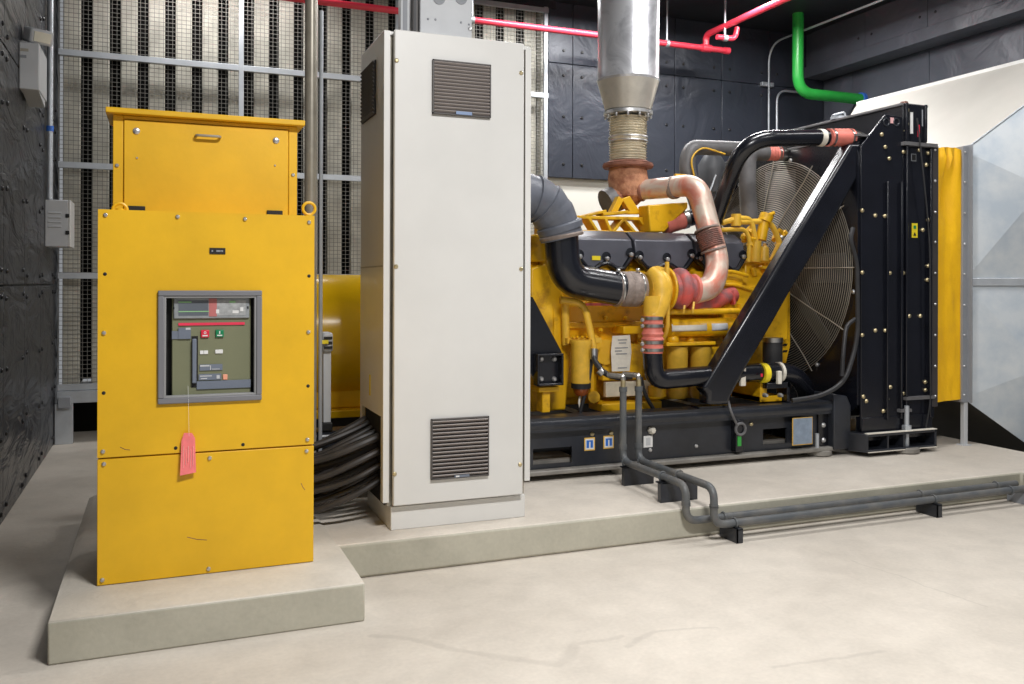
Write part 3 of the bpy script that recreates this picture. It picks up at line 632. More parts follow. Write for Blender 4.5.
# end post of the skid
ep0, ep1 = at(834, 430, SKY - .02).x, at(851, 430, SKY - .02).x
MB().prism([(ep0, SKY - .02, SZ0), (ep1, SKY - .02, SZ0), (ep1, SKY - .02, SZ1 - .03), (ep1 - .03, SKY - .02, SZ1 + .03), (ep0, SKY - .02, SZ1 + .045)], (0, .2, 0)).build('end_post', blacks, sk, bevel=.006)
MB().box(at(817, 430, YF).x, ep0, YF - .012, YF, SZ0 + .02, SZ1 - .07).build('end_plate', blackp, sk)
bolts(sk, [at(823, 425, YF - .012), at(823, 440, YF - .012)], .015, .014, bolt_m)
ax = at(817, 440, YF - .03); MB().cyl((ax.x, YF - .03, SZ0 + .005), (ax.x, YF - .03, SZ0 + .1), .012).build('levelling_screw', galvb, sk)
def pad(px, py, Y, parent, r=.085):
    p = at(px, py, Y); MB().lathe((p.x, Y, S), (0, 0, 1), [(0, r * .85), (.008, r), (.03, r), (.037, r * .85)], 28).build('levelling_pad', MATS['dusty_black'], parent)
pad(818, 452, SKY + .06, sk, .08)
for x in (.9, 2.3): MB().lathe((x, SKY + .06, S), (0, 0, 1), [(0, .06), (.031, .07)], 24).build('levelling_pad', MATS['dusty_black'], sk)
# ================================================================== ALTERNATOR (behind, left)
al = thing('alternator', 'big yellow alternator drum seen between the two cabinets', 'generator', (1.2, 4.8, .47))
MB().lathe((.35, 4.8, .84), (1, 0, 0), [(0, .30), (.02, .345), (.05, .355), (1.2, .355), (1.22, .38), (1.36, .38), (1.38, .32)], 48).build('drum', yel_gen, al)
MB().box(.5, 1.6, 4.47, 5.13, .462, .50).build('mounting_foot', yel_gen, al, bevel=.004)
MB().box(.55, 1.55, 4.55, 5.05, .50, .62).build('saddle', yel_gen, al, bevel=.01)
# ================================================================== ENGINE
en = thing('diesel_engine', 'large yellow diesel engine with dark grey valve covers, behind the white cabinet', 'engine', (2.7, 4.8, .47))
def part(mb, name, m, bevel=0, parent=None): return mb.build(name, m, parent or en, bevel)
# block
blk = MB(); prof = [(4.48, .50), (4.44, .72), (4.40, .95), (4.38, 1.05), (4.38, 1.12), (4.44, 1.20), (4.50, 1.30)]
full = prof + [(9.6 - y, z) for y, z in reversed(prof)]
blk.prism([(2.03, y, z) for y, z in full], (1.42, 0, 0)); part(blk, 'engine_block', yel_e, .01)
m = MB()
for x in (2.25, 2.55, 2.85, 3.15): m.box(x - .012, x + .012, 4.40, 4.46, .52, .92)
m.box(2.03, 3.42, 4.395, 4.42, .90, .935); m.box(2.03, 3.3, 4.37, 4.41, 1.02, 1.05)
part(m, 'block_ribs', yel_e, .004)
m = MB()
for i in range(3):
    a = at(574 + i * 60, 268, 4.40).x; m.prism([(a, 4.37, 1.12), (a + .33, 4.37, 1.12), (a + .35, 4.40, 1.225), (a + .0, 4.40, 1.225)], (0, .2, 0)); m.prism([(a + .12, 4.40, 1.22), (a + .24, 4.40, 1.22), (a + .19, 4.41, 1.285), (a + .17, 4.41, 1.285)], (0, .1, 0))
part(m, 'cylinder_head', yel_e, .012)
m = MB(); m.box(2.05, 3.4, 4.5, 5.1, .462, .52); part(m, 'oil_pan', yel_e, .01)
# flywheel housing and bell
m = MB(); m.lathe((1.78, 4.8, .93), (1, 0, 0), [(0, .36), (.03, .44), (.2, .455), (.24, .42)], 40); m.box(1.80, 2.0, 4.42, 4.6, .50, 1.35); part(m, 'flywheel_housing', yel_e, .0)
m = MB()
m.prism([at(x, y, 4.36) for x, y in ((531, 268), (549, 262), (566, 300), (572, 345), (566, 410), (531, 412))], (0, .1, 0)); part(m, 'rear_gear_cover', yel_e, .01)
m = MB(); m.box(at(548, 300, 4.3).x, at(572, 300, 4.3).x, 4.36, 4.5, at(560, 270, 4.3).z, at(560, 222, 4.3).z); m.cyl(at(540, 235, 4.42), at(540, 262, 4.42), .07); part(m, 'rear_bracket', yel_e, .012)
m = MB(); m.box(at(540, 415, 4.25).x, at(548, 415, 4.25).x, 4.22, 4.3, .47, at(545, 384, 4.25).z); m.box(at(535, 415, 4.25).x, at(556, 415, 4.25).x, 4.2, 4.32, at(545, 391, 4.25).z, at(545, 386, 4.25).z); part(m, 'mount_pedestal', yel_e, .004)
# black engine mount bracket, left
m = MB(); Yb = 4.22
m.prism([at(x, y, Yb) for x, y in ((528, 296), (533, 297), (562, 352), (562, 384), (540, 386), (528, 370))], (0, .04, 0)); mb_ = part(m, 'mount_bracket', blackp, .004)
m = MB(); a, b = at(537, 354, Yb - .05), at(563, 385, Yb - .05)
for q in ((a.x, b.x, a.z - .012, a.z), (a.x, b.x, b.z, b.z + .012), (a.x, a.x + .012, b.z, a.z), (b.x - .012, b.x, b.z, a.z)): m.box(q[0], q[1], Yb - .06, Yb, q[2], q[3])
m.box(a.x, b.x, Yb - .012, Yb, b.z, a.z); m.build('mount_cup', blackp, mb_, .003)
bolts(mb_, [at(541, 359, Yb - .012), at(554, 359, Yb - .012), at(541, 379, Yb - .012), at(554, 379, Yb - .012)], .014, .014, bolt_m, n=12)
# valve covers
VY = 4.385
for i, (xa, xb) in enumerate(((576, 634), (636, 695), (697, 746))):
    A, B = at(xa, 240, VY).x, at(xb, 240, VY).x; w = B - A; zt = 1.452; zb_ = 1.40
    lo = [(0, 1.345), (.0, 1.31), (.08, 1.285), (.18, 1.247), (.32, 1.238), (.42, 1.262), (.52, 1.272), (.60, 1.262), (.70, 1.240), (.82, 1.243), (.90, 1.28), (.985, 1.325), (1, 1.345)]
    bot = [(A + w * u, VY, z) for u, z in lo[1:-1]]
    top = [(B, VY + .03, zb_ + .005), (A, VY + .03, zb_ + .005)]
    m = MB(); n_ = len(bot)
    back = [(p[0], VY + .26, p[2] + .06) for p in bot]
    vs = [Vector(p) for p in bot] + [Vector((B, VY + .02, 1.40)), Vector((A, VY + .02, 1.40))] + [Vector((B, VY + .09, 1.452)), Vector((A, VY + .09, 1.452))] + [Vector((B, VY + .30, 1.452)), Vector((A, VY + .30, 1.452))] + [Vector((B, VY + .3, 1.31)), Vector((A, VY + .3, 1.31))]
    # front face is split in quads down to the wavy rail
    tops = [Vector((p[0], VY + .02, 1.40)) for p in bot]; base = len(vs)
    vs2 = [Vector(p) for p in bot] + tops + [Vector((p[0], VY + .10, 1.452)) for p in bot] + [Vector((p[0], VY + .32, 1.452)) for p in bot] + [Vector((p[0], VY + .32, 1.31)) for p in bot]
    fs = []
    for L_ in range(4):
        for k in range(n_ - 1): fs.append((L_ * n_ + k, L_ * n_ + k + 1, (L_ + 1) * n_ + k + 1, (L_ + 1) * n_ + k))
    fs.append(tuple(L_ * n_ for L_ in range(5))); fs.append(tuple(L_ * n_ + n_ - 1 for L_ in range(4, -1, -1)))
    for k in range(n_ - 1): fs.append((k, 4 * n_ + k, 4 * n_ + k + 1, k + 1))
    m.add(vs2, fs); vc = m.build('valve_cover', cover, en, bevel=.006)
    MB().tube([Vector((p[0], p[1] + .004, p[2] - .006)) for p in bot], .0165, 10).build('gasket_rail', blackp, vc)
    bolts(vc, [(A + w * u, VY - .006, z) for u, z in ((.06, 1.30), (.52, 1.29), (.94, 1.315))], .0135, .012, bolt_m, n=12)
    bolts(vc, [(A + w * u, VY + .002, z + .012) for u, z in ((.06, 1.30), (.52, 1.29), (.94, 1.315))], .028, .004, blackp, n=16, name='bolt_boss')
    if i == 0: quadtag(vc, 'yellow_sticker', yelm, 596, 258, .052, .024, VY + .004, .004)
# second (rear) bank just visible over the top
for i in range(3):
    A = 2.2 + i * .42; MB().box(A, A + .38, 4.95, 5.2, 1.30, 1.452).build('rear_valve_cover', cover, en, bevel=.02)
# top truss bracket
m = MB(); Yt = 4.62
def bar(x0, y0, x1, y1, w_=.018, Y=Yt, d_=.10):
    a, b = at(x0, y0, Y), at(x1, y1, Y); v = (b - a); n_ = Vector((-v.z, 0, v.x)).normalized(); m.obox((a + b) / 2 + Vector((0, d_ / 2, 0)), v / 2 + v.normalized() * .006, (0, d_ / 2, 0), n_ * w_ / 2)
bar(576, 217, 652, 219, .02); bar(576, 231, 655, 233, .016); bar(652, 218, 657, 234); bar(640, 219, 651, 233); bar(624, 219, 613, 233); bar(624, 219, 636, 233); bar(606, 219, 612, 233); bar(590, 219, 597, 230)
bar(604, 214, 628, 212, .02); bar(586, 216, 606, 211, .016)
part(m, 'lifting_truss', yel_e, .004)
m = MB()
m.prism([at(x, y, 4.66) for x, y in ((610, 214), (619, 196), (624, 200), (618, 211), (630, 211), (622, 199), (630, 196), (642, 214))], (0, .05, 0))
part(m, 'stack_support', yel_e, .004)
m = MB(); m.prism([at(x, y, 4.55) for x, y in ((648, 205), (688, 202), (688, 208), (675, 220), (665, 232), (650, 232))], (0, .12, 0)); part(m, 'aftercooler_housing', yel_e, .008)
m = MB(); m.cyl(at(664, 226, 4.6), at(686, 219, 4.6), .055); ah = part(m, 'aftercooler_hose', redh)
m = MB(); m.cyl(at(685, 219.5, 4.6), at(698, 216, 4.6), .05); part(m, 'hose_end', blackp)
MB().cyl(at(682, 220, 4.6), at(686, 219, 4.6), .059).build('hose_clamp', steel, ah)
# exhaust Y-piece
YX = 4.8; sxp = at(628, 150, YX); sx_ = sxp.x
def zp(y, x=628, Y=YX): return at(x, y, Y).z
m = MB(); m.lathe((sx_, YX, zp(205)), (0, 0, 1), [(0, .06), (.05, .11), (zp(180) - zp(205), .125), (zp(168) - zp(205), .115)], 32)
m.cyl((sx_ - .0, YX, zp(195)), (sx_ - .13, YX, zp(203)), .075); ey = part(m, 'exhaust_elbow', rust)
MB().cyl((sx_ - .10, YX, zp(200)), (sx_ - .155, YX, zp(204)), .083).build('elbow_flange', greyhose, ey)
MB().lathe((sx_, YX, zp(168.5)), (0, 0, 1), [(0, .15), (.008, .158), (.02, .158), (.028, .15)], 36).build('elbow_flange', rustd, ey)
# exhaust pipe round to the turbine
rE = .078
P = [at(640, 190, 4.74), at(665, 188, 4.6), at(697, 184, 4.42), at(708, 225, 4.32), at(719, 262, 4.26), at(712, 288, 4.2), at(692, 292, 4.2)]
P2 = fillet(P, .16, 8)
ep = part(MB().tube(P, [.062, .063, .068, .066, .064, .066, .07], 24, .15, 8), 'exhaust_pipe', pink)
pa_, pb_ = at(708.5, 233, 4.27), at(710, 247, 4.25)
m = MB(); n_ = 9
prof = []
for k in range(n_ * 2 + 1): prof.append((k * (pa_ - pb_).length * 1.35 / (n_ * 2), .099 if k % 2 else .092))
pa_, pb_ = at(707.5, 232, 4.31), at(713, 248, 4.28)
m = MB().lathe(pa_, pb_ - pa_, [(t_ * (pb_ - pa_).length / prof[-1][0], r_ * .74) for t_, r_ in prof], 28); m.build('expansion_bellows', MATS.get('bellows_brown') or mat('bellows_brown', (150, 104, 92), .55, .4, .2, 30, .2, 70, col2=(120, 96, 90)), ep)
def collar(px, py, Y, dx, dy, dY, r, w_, mm, nm, par): 
    a = at(px, py, Y); b = at(px + dx, py + dy, Y + dY); d = (b - a).normalized(); MB().lathe(a - d * w_ / 2, d, [(0, r * .96), (w_ * .2, r), (w_ * .8, r), (w_, r * .96)], 28).build(nm, mm, par)
collar(674, 187.5, 4.555, 12, -1, -.08, .071, .035, sleeve, 'pipe_clamp', ep)
collar(641, 190.2, 4.73, 12, -1, -.06, .07, .03, rustd, 'pipe_clamp', ep)
collar(707, 230, 4.312, 3, 10, -.02, .075, .012, sleeve, 'pipe_clamp', ep); collar(713.5, 250, 4.278, 3, 10, -.01, .075, .012, sleeve, 'pipe_clamp', ep)
MB().box(at(672, 176, 4.58).x, at(683, 176, 4.58).x, 4.54, 4.56, at(678, 177, 4.55).z, at(678, 174, 4.55).z).build('clamp_tab', yel_l, ep)
# turbocharger : compressor (yellow), red turbine
TYc = 4.2
tc = at(655, 289, TYc)
m = MB()
m.ring((tc.x + .012, TYc, tc.z), (1, 0, 0), .092, .036, 40, 14); m.lathe((tc.x - .062, TYc, tc.z), (1, 0, 0), [(0, .086), (.02, .09), (.10, .10), (.13, .085)], 32)
m.tube([(tc.x - .035, TYc - .02, tc.z + .095), (tc.x - .012, TYc - .075, tc.z + .05), (tc.x - .008, TYc - .085, tc.z - .05), at(653, 317, TYc - .08)], [.036, .05, .056, .056], 20, .08)
cp = part(m, 'compressor_housing', yel_l)
m = MB(); m.cyl((tc.x + .062, TYc, tc.z), (tc.x + .075, TYc, tc.z), .118, n=32); m.ring((tc.x + .068, TYc, tc.z), (1, 0, 0), .114, .009, 36, 8); part(m, 'compressor_clamp', yel_e)
tr_ = at(680, 289, TYc)
m = MB(); m.ring((tr_.x - .004, TYc, tr_.z + .002), (1, 0, 0), .072, .045, 36, 14); m.lathe((tr_.x - .06, TYc, tr_.z), (1, 0, 0), [(0, .085), (.05, .112), (.08, .108), (.10, .076), (.15, .072)], 32)
th_ = part(m, 'turbine_housing', redt)
MB().lathe((at(691, 290, TYc).x, TYc, tr_.z), (1, 0, 0), [(0, .074), (.006, .084), (.024, .084), (.03, .074)], 32).build('turbine_clamp', redh, th_)
m = MB(); m.tube([at(686, 303, 4.24), at(712, 302, 4.28), at(731, 294, 4.36)], [.05, .052, .045], 20, .05); m.cyl(at(728, 296, 4.35), at(732, 294, 4.36), .052); part(m, 'exhaust_manifold', redt)
m = MB(); a = at(731, 297, 4.33); m.obox(a, (.008, 0, .005), (0, .03, 0), (-.010, 0, .042)); part(m, 'manifold_flange', redt, .003)
for q in (684, 693): MB().tube([at(q + 1, 302, 4.14), at(q, 309, 4.13), at(q - .5, 313, 4.14)], .007, 6).build('manifold_clip', yel_l, en)
# intake
rI = pr(17, 590, TYc)
ip = part(MB().tube([at(561, 232, 4.2), at(564, 280, 4.2), at(620, 289, TYc)], rI, 28, .24, 14), 'intake_pipe', blackp)
a, b = at(614, 289, TYc), at(641, 289, TYc)
L_ = (b - a).length; prof = [(0, .086), (.006, .094), (L_ * .18, .09), (L_ * .24, .088), (L_ * .3, .095), (L_ * .45, .096), (L_ * .5, .091), (L_ * .56, .097), (L_ * .9, .096), (L_, .088)]
MB().lathe(a, b - a, prof, 28).build('intake_sleeve', sleeve, ip)
for q in (617, 637): MB().lathe(at(q, 289, TYc) - Vector((.006, 0, 0)), (1, 0, 0), [(0, .096), (.002, .098), (.008, .098), (.01, .096)], 28).build('hose_clamp', steel, ip); 
bolts(ip, [at(618.5, 271, TYc - .03), at(638, 270.5, TYc - .03)], .012, .012, bolt_m, axis=(0, 0, 1), name='clamp_screw')
def hr(t): return .122 - .018 * t + .010 * (1 - ((t * 6) % 1)) ** 1.5
m = MB().tube([at(508, 196, 4.2), at(528, 196, 4.2), at(545, 203, 4.2), at(558, 222, 4.2), at(562, 238, 4.2)], hr, 32, .12, 24)
ih = part(m, 'intake_hose', hose)
for t_, q0_, q1_ in ((0, (559, 224), (561, 231)), (1, (561.3, 234), (562, 238))):
    a, b = at(*q0_, 4.2), at(*q1_, 4.2); MB().lathe(a, b - a, [(0, .118 - t_ * .004), (.008, .124 - t_ * .004), ((b - a).length, .12 - t_ * .004)], 32).build('hose_cuff', hose if t_ == 0 else sleeve, ih)
# charge air tube and red coupling
YK = 4.12; rk = pr(10.5, 652, YK)
m = MB(); m.lathe(at(652.5, 353, YK), (0, 0, 1), [(0, rk * .98), (.03, rk * 1.02), (.06, rk * .94), (.075, rk * 1.1), (.09, rk * .92), (.105, rk * 1.06), (.12, rk * .92), (at(652, 316, YK).z - at(652, 353, YK).z, rk)], 28)
rc = part(m, 'red_coupling', redh)
for y in (318, 325.5, 342, 349.5): MB().cyl(at(652.5, y + 1.6, YK), at(652.5, y - 1.6, YK), rk * 1.06, n=28).build('hose_clamp', steel, rc)
bolts(rc, [at(642, y, YK - .055) for y in (320, 326, 344, 350)], .011, .012, bolt_m, name='clamp_screw')
m = MB(); m.cyl(at(653, 317, YK), at(653, 296, YK), rk * .93); part(m, 'charge_air_tube', yel_l)
m = MB().tube([at(652.5, 352, YK), at(654, 380, YK), at(690, 377, YK), at(735, 373, 4.16), at(790, 371.5, 4.2), at(803, 383, 4.26), at(808, 399, 4.34)], rk * .96, 24, .2, 12); cpz = part(m, 'coolant_pipe', blackp)
q = at(763, 373, 4.16); MB().lathe(q - Vector((.018, 0, 0)), (1, 0, 0), [(0, rk * .99), (.036, rk * .99)], 24).build('caution_band', yelm, cpz)
MB().lathe(at(779, 372, 4.18) - Vector((.01, 0, 0)), (1, 0, 0), [(0, rk * 1.03), (.018, rk * 1.03)], 24).build('pipe_strap', paper, cpz); 
MB().box(at(777, 380, 4.12).x, at(781, 380, 4.12).x, 4.11, 4.13, at(779, 384, 4.12).z, at(779, 371, 4.12).z).build('strap_leg', paper, cpz, .003)
MB().box(at(740, 380, 4.12).x, at(745, 380, 4.12).x, 4.11, 4.13, at(742, 386, 4.12).z, at(742, 368, 4.12).z).build('strap_leg', paper, cpz, .003)
MB().box(at(762, 373, 4.1).x - .006, at(762, 373, 4.1).x + .006, 4.16 - rk - .003, 4.16 - rk + .001, q.z - .014, q.z + .004).build('marking', redb, cpz)
# black vertical hose and bracket right of brace
m = MB(); m.cyl(at(772.5, 362, 4.3), at(772.5, 341, 4.3), .058); vh = part(m, 'vertical_hose', blackr); MB().cyl(at(772.5, 342, 4.3), at(772.5, 337.5, 4.3), .062).build('hose_clamp', steel, vh)
m = MB(); a, b = at(767, 383, 4.14), at(790, 400, 4.14); m.box(a.x, b.x, 4.14, 4.24, a.z - .035, a.z); m.box(b.x - .02, b.x, 4.14, 4.24, .46, a.z); part(m, 'pipe_bracket', blackp, .004)
m = MB(); a, b = at(758, 386, 4.2), at(780, 403, 4.2); m.box(a.x, a.x + .05, 4.18, 4.5, .465, a.z + .02); m.box(a.x, b.x, 4.18, 4.45, .465, .50); part(m, 'front_mount', yel_e, .004)
bolts(en, [at(764, 395, 4.13), at(779, 395, 4.13)], .013, .03, bolt_m)
# oil filters
for px in (677, 700.5):
    m = MB(); Yf = 4.3; r = pr(10.8, px, Yf); z0 = at(px, 398, Yf).z; z1 = at(px, 346, Yf).z
    m.lathe((at(px, 370, Yf).x, Yf, z0), (0, 0, 1), [(0, r * .75), (.02, r * .97), (z1 - z0 - .01, r), (z1 - z0, r * 1.05)], 28); part(m, 'oil_filter', yel_l)
m = MB(); a, b = at(664, 346, 4.25), at(713, 342, 4.25); m.box(a.x, b.x, 4.22, 4.4, a.z, a.z + .02); m.box(at(672, 340, 4.25).x, at(728, 340, 4.25).x, 4.3, 4.4, at(700, 342, 4.3).z, at(700, 337, 4.3).z)
m.sphere(at(673, 340, 4.28), .035); m.sphere(at(690, 340, 4.3), .025); part(m, 'filter_head', yel_e, .004)
m = MB(); m.cyl(at(668, 327, 4.28), at(742, 327, 4.28), pr(9.5, 700, 4.28)); m.cyl(at(738, 327, 4.28), at(742, 327, 4.28), pr(10.5, 700, 4.28)); oc = part(m, 'oil_cooler', yel_e)
rr = pr(9.5, 700, 4.28)
for a, b in ((672, 707), (712, 728)):
    p, q = at(a, 324, 4.28 - rr), at(b, 324, 4.28 - rr); 
    m = MB()
    nn = 5; vs = []
    for k in range(nn + 1):
        an = -.28 + .75 * k / nn
        for x in (p.x, q.x): vs.append((x, 4.28 - (rr + .0012) * math.cos(an), WO[oc.name].z + (rr + .0012) * math.sin(an)))
    m.add(vs, [(2 * k, 2 * k + 1, 2 * k + 3, 2 * k + 2) for k in range(nn)]); lb_ = m.build('data_label', paper if a < 700 else grey_l, oc)
    sd = lb_.modifiers.new('thick', 'SOLIDIFY'); sd.thickness = .0006
m = MB().tube([at(662, 311.5, 4.22), at(748, 311, 4.24)], pr(3.2, 700, 4.22), 12); m.cyl(at(742, 304, 4.24), at(742, 318, 4.24), .03); part(m, 'coolant_line', yel_e)
m = MB().tube([at(667, 262, 4.12), at(668, 300, 4.1), at(667.5, 330, 4.14), at(662, 342, 4.2)], .012, 10, .05); part(m, 'oil_line', yel_l)
m = MB(); 
for x0, y0, x1, y1 in ((716, 272, 748, 276), (716, 285, 752, 290)): m.tube([at(x0, y0, 4.33), at((x0 + x1) / 2, y0 - 1, 4.33), at(x1, y1, 4.33)], .012, 8, .05)
m.box(at(722, 290, 4.36).x, at(760, 290, 4.36).x, 4.34, 4.42, at(740, 330, 4.36).z, at(740, 286, 4.36).z); part(m, 'front_cover', yel_e, .01)
# lower left filter with amber bowl, lines
Yl = 4.24; px = 581
m = MB(); r = pr(10, px, Yl); z0, z1 = at(px, 383, Yl).z, at(px, 345, Yl).z; m.lathe((at(px, 360, Yl).x, Yl, z0), (0, 0, 1), [(0, r * .93), (.012, r), (z1 - z0, r), (z1 - z0 + .012, r * 1.12), (z1 - z0 + .028, r * 1.12)], 28)
ff = part(m, 'fuel_filter', yel_l); c0 = at(px, 384, Yl); MB().lathe(at(px, 395.5, Yl), (0, 0, 1), [(0, .028), (.012, .040), (.035, .046), (.062, .05)], 24).build('filter_bowl', amber, ff); MB().cyl(at(px, 388, Yl), at(px, 383, Yl), .054).build('bowl_ring', blackm, ff)
MB().tube([at(580, 396, Yl), at(579, 402, Yl), at(581, 412, Yl)], .006, 8).build('drain_wire', paper, ff)
m = MB(); m.tube([at(560, 300, 4.3), at(584, 303, 4.28), at(590, 330, 4.26), at(594, 350, 4.24)], .02, 12, .08); m.tube([at(565, 302, 4.33), at(566, 345, 4.33)], .022, 12); m.box(at(566, 337, 4.3).x, at(600, 337, 4.3).x, 4.28, 4.4, at(580, 343, 4.3).z, at(580, 338, 4.3).z)
part(m, 'fuel_line', yel_l, 0)
for q_ in ((592, 343, 4.30, .05), (606, 352, 4.33, .07), (594, 397, 4.30, .033)): part(MB().cyl(at(q_[0], q_[1], 4.44), at(q_[0], q_[1], q_[2]), q_[3], n=24), 'round_cover', yel_e)
m = MB(); m.box(at(622, 330, 4.3).x, at(642, 330, 4.3).x, 4.28, 4.42, at(630, 334, 4.3).z, at(630, 326, 4.3).z)
part(m, 'side_cover', yel_e, .006); m = MB(); m.box(at(600, 410, 4.3).x, at(660, 410, 4.3).x, 4.28, 4.44, at(630, 410, 4.3).z, at(630, 402, 4.3).z); part(m, 'lower_cover', yel_e, .006); part(MB().cyl(at(657, 386, 4.3), at(657, 396, 4.3), .05), 'drain_boss', yel_e); m = MB(); m.box(at(710, 350, 4.3).x, at(730, 350, 4.3).x, 4.30, 4.42, at(720, 395, 4.3).z, at(720, 347, 4.3).z)
part(m, 'pump_cover', yel_e, .006); m = MB(); m.box(at(602, 345, 4.35).x, at(642, 345, 4.35).x, 4.34, 4.40, at(620, 380, 4.35).z, at(620, 344, 4.35).z)
part(m, 'side_panel', yel_e, .006)
MB().box(at(605, 380, 4.34).x, at(650, 380, 4.34).x, 4.33, 4.36, at(630, 396, 4.34).z, at(630, 381, 4.34).z).build('oil_pan_door', bellow, en, bevel=.004)
bolts(en, [at(q, 337, 4.27) for q in (573, 577, 582, 587, 592)], .008, .012, yel_e)
bolts(en, [at(q, 299, 4.37) for q in (592, 604, 618)], .011, .02, yel_e)
MB().box(at(585, 304, 4.37).x, at(640, 304, 4.37).x, 4.36, 4.38, at(610, 305.5, 4.37).z, at(610, 303, 4.37).z).build('red_gasket', redt, en)
# small hose from filter to floor pipes
m = MB(); m.tube([at(594, 350, 4.18), at(594, 360, 4.16), at(604, 374, 4.08), at(620, 378, 4.02), at(632, 376, 3.98)], .0155, 10, .07, 6); fh = part(m, 'drain_hose', blackr)
for q0_, q1_, Yq in (((594, 349), (594, 359), 4.18), ((599, 370), (603, 374), 4.1)): MB().cyl(at(*q0_, Yq), at(*q1_, Yq - .01), .021).build('hose_fitting', steel, fh)
m = MB().tube([at(592, 352, 4.2), at(590, 375, 4.2), at(580, 412, 4.24)], .011, 8, .08); part(m, 'filter_hose', blackr)
m = MB().tube([at(641, 378, 4.16), at(645, 395, 4.2), at(654, 410, 4.24)], .011, 8, .05); part(m, 'filter_hose', blackr)
# small hardware over the engine front end
R_ = random.Random(4)
YG = 4.42
m = MB(); a, b = at(765, 269, YG), at(788, 340, YG); m.box(a.x, b.x, YG, YG + .15, b.z, a.z); m.box(a.x - .03, b.x + .0, YG - .02, YG + .17, a.z, a.z + .02)
m.prism([at(x, y, YG) for x, y in ((766, 269), (768, 257), (785, 262), (790, 269))], (0, .12, 0)); gc = part(m, 'pump_housing', yel_e, .006)
m = MB(); m.cyl(at(761, 240, YG), at(764, 222, YG), .032); m.cyl(at(764, 222, YG), at(767, 215, YG), .042); m.tube([at(766, 216, YG), at(774, 213, YG)], .012, 8); part(m, 'filler_neck', yel_e)
m = MB(); m.tube([at(722, 223, YG), at(738, 218, YG), at(751, 219, YG), at(756, 245, YG)], [.016, .018, .018, .02], 10, .07); m.tube([at(740, 222, YG), at(770, 221, YG), at(778, 238, YG), at(781, 250, YG)], .018, 10, .08)
m.cyl(at(756, 241, YG), at(755, 262, YG), .033); m.cyl(at(736, 214, YG), at(736, 226, YG), .03); m.tube([at(720, 230, YG), at(745, 229, YG), at(750, 240, YG), at(748, 262, YG)], .014, 8, .08)
part(m, 'fuel_pipes', yel_l)
m = MB()
for k in range(26):
    p = at(R_.uniform(742, 786), R_.uniform(228, 268), YG + R_.uniform(.0, .1)); d = Vector((R_.uniform(-1, 1), R_.uniform(-.6, .2), R_.uniform(-1, 1))).normalized() * R_.uniform(.02, .05); part(MB().cyl(p, p + d, R_.uniform(.01, .024), n=10), 'pump_fitting', yel_e)
m = MB()
for k in range(12):
    p = at(R_.uniform(748, 785), R_.uniform(232, 260), YG + R_.uniform(-.02, .05)); d = Vector((R_.uniform(-1, 1), R_.uniform(-.6, .2), R_.uniform(-1, 1))).normalized() * R_.uniform(.01, .03); part(MB().cyl(p, p + d, R_.uniform(.008, .013), n=8), 'pump_union', steel)
m = MB(); m.cyl(at(773, 262, YG - .02), at(781, 245, YG - .02), .028); m.cyl(at(784, 264, YG - .02), at(785, 250, YG), .02); m.cyl(at(764, 262, YG - .02), at(764, 248, YG), .03); part(m, 'pump_plungers', yel_l)
m = MB(); m.box(at(745, 270, 4.45).x, at(765, 270, 4.45).x, 4.45, 5.1, .6, at(755, 262, 4.45).z); part(m, 'front_gear_case', yel_e, .01)
# belt guard with rows of dark slots
m = MB(); Yg = 4.5; m.prism([at(x, y, Yg) for x, y in ((776, 296), (790, 290), (790.5, 345), (786, 364), (776, 362))], (0, .5, 0)); bg = part(m, 'belt_guard', yel_e, .004)
for k in range(9):
    p = at(785, 300 + k * 6.4, Yg - .001); MB().obox(p, (.016, 0, .0), (0, .002, 0), (.004, 0, .007)).build('guard_slot', blackm, bg)
MB().box(3.25, 3.42, 4.5, 5.1, .9, 1.0).build('crank_pulley_shaft', blackm, en)
m = MB(); m.cyl((3.40, 4.8, 1.1), (3.60, 4.8, 1.1), .10, n=28); m.cyl((3.45, 4.8, 1.1), (3.50, 4.8, 1.1), .2, n=32); part(m, 'fan_pulley', yel_e)
# crates of small bolts along block
bolts(en, [at(x, y, 4.37) for x, y in ((605, 318), (625, 318), (730, 340), (735, 352), (600, 330), (640, 340), (722, 378), (735, 300))], .012, .02, yel_e, name='block_bolt')
# upper coolant pipes
YA = 4.13; rA = pr(8.3, 780, YA)
ua = part(MB().tube([at(706, 245, 4.5), at(722, 200, 4.4), at(744, 139, YA), at(826, 137.5, YA)], rA, 22, .2, 12), 'upper_coolant_pipe', blackp)
ub_ = part(MB().tube([at(752, 245, 4.7), at(747, 190, 4.7), at(748, 152, 4.7), at(766, 153, 4.7)], pr(8.3, 750, 4.7), 22, .2, 10), 'rear_coolant_pipe', greyhose)
uc = part(MB().tube([at(706, 232, 4.9), at(686, 168, 4.9), at(690, 147, 4.9), at(740, 149, 4.9)], [.055, .055, .05, .05], 20, .14, 10), 'loop_coolant_pipe', greyhose)
MB().tube([at(697, 188, 4.84), at(690, 158, 4.83), at(702, 146.5, 4.84), at(725, 154, 4.84)], .006, 8, .06).build('yellow_cable', yel_l, uc)
def coupling(p, q, r, par, nm='red_hose_coupling'):
    p, q = Vector(p), Vector(q); L_ = (q - p).length; pf = []
    for k in range(13): pf.append((L_ * k / 12, r * (1.0 if k % 2 else 1.09)))
    o = MB().lathe(p, q - p, pf, 26).build(nm, redh, par); d = (q - p).normalized()
    for t_ in (.08, .85): MB().lathe(p + (q - p) * t_, d, [(0, r * 1.1), (.014, r * 1.1)], 26).build('hose_clamp', steel, o)
coupling(at(828, 137.5, YA), at(851, 137.5, YA), rA * 1.02, ua); part(MB().lathe(at(851, 137.5, YA), (1, 0, 0), [(0, rA), (.05, rA * .9), (.11, rA * .5)], 22), 'pipe_end', steel)
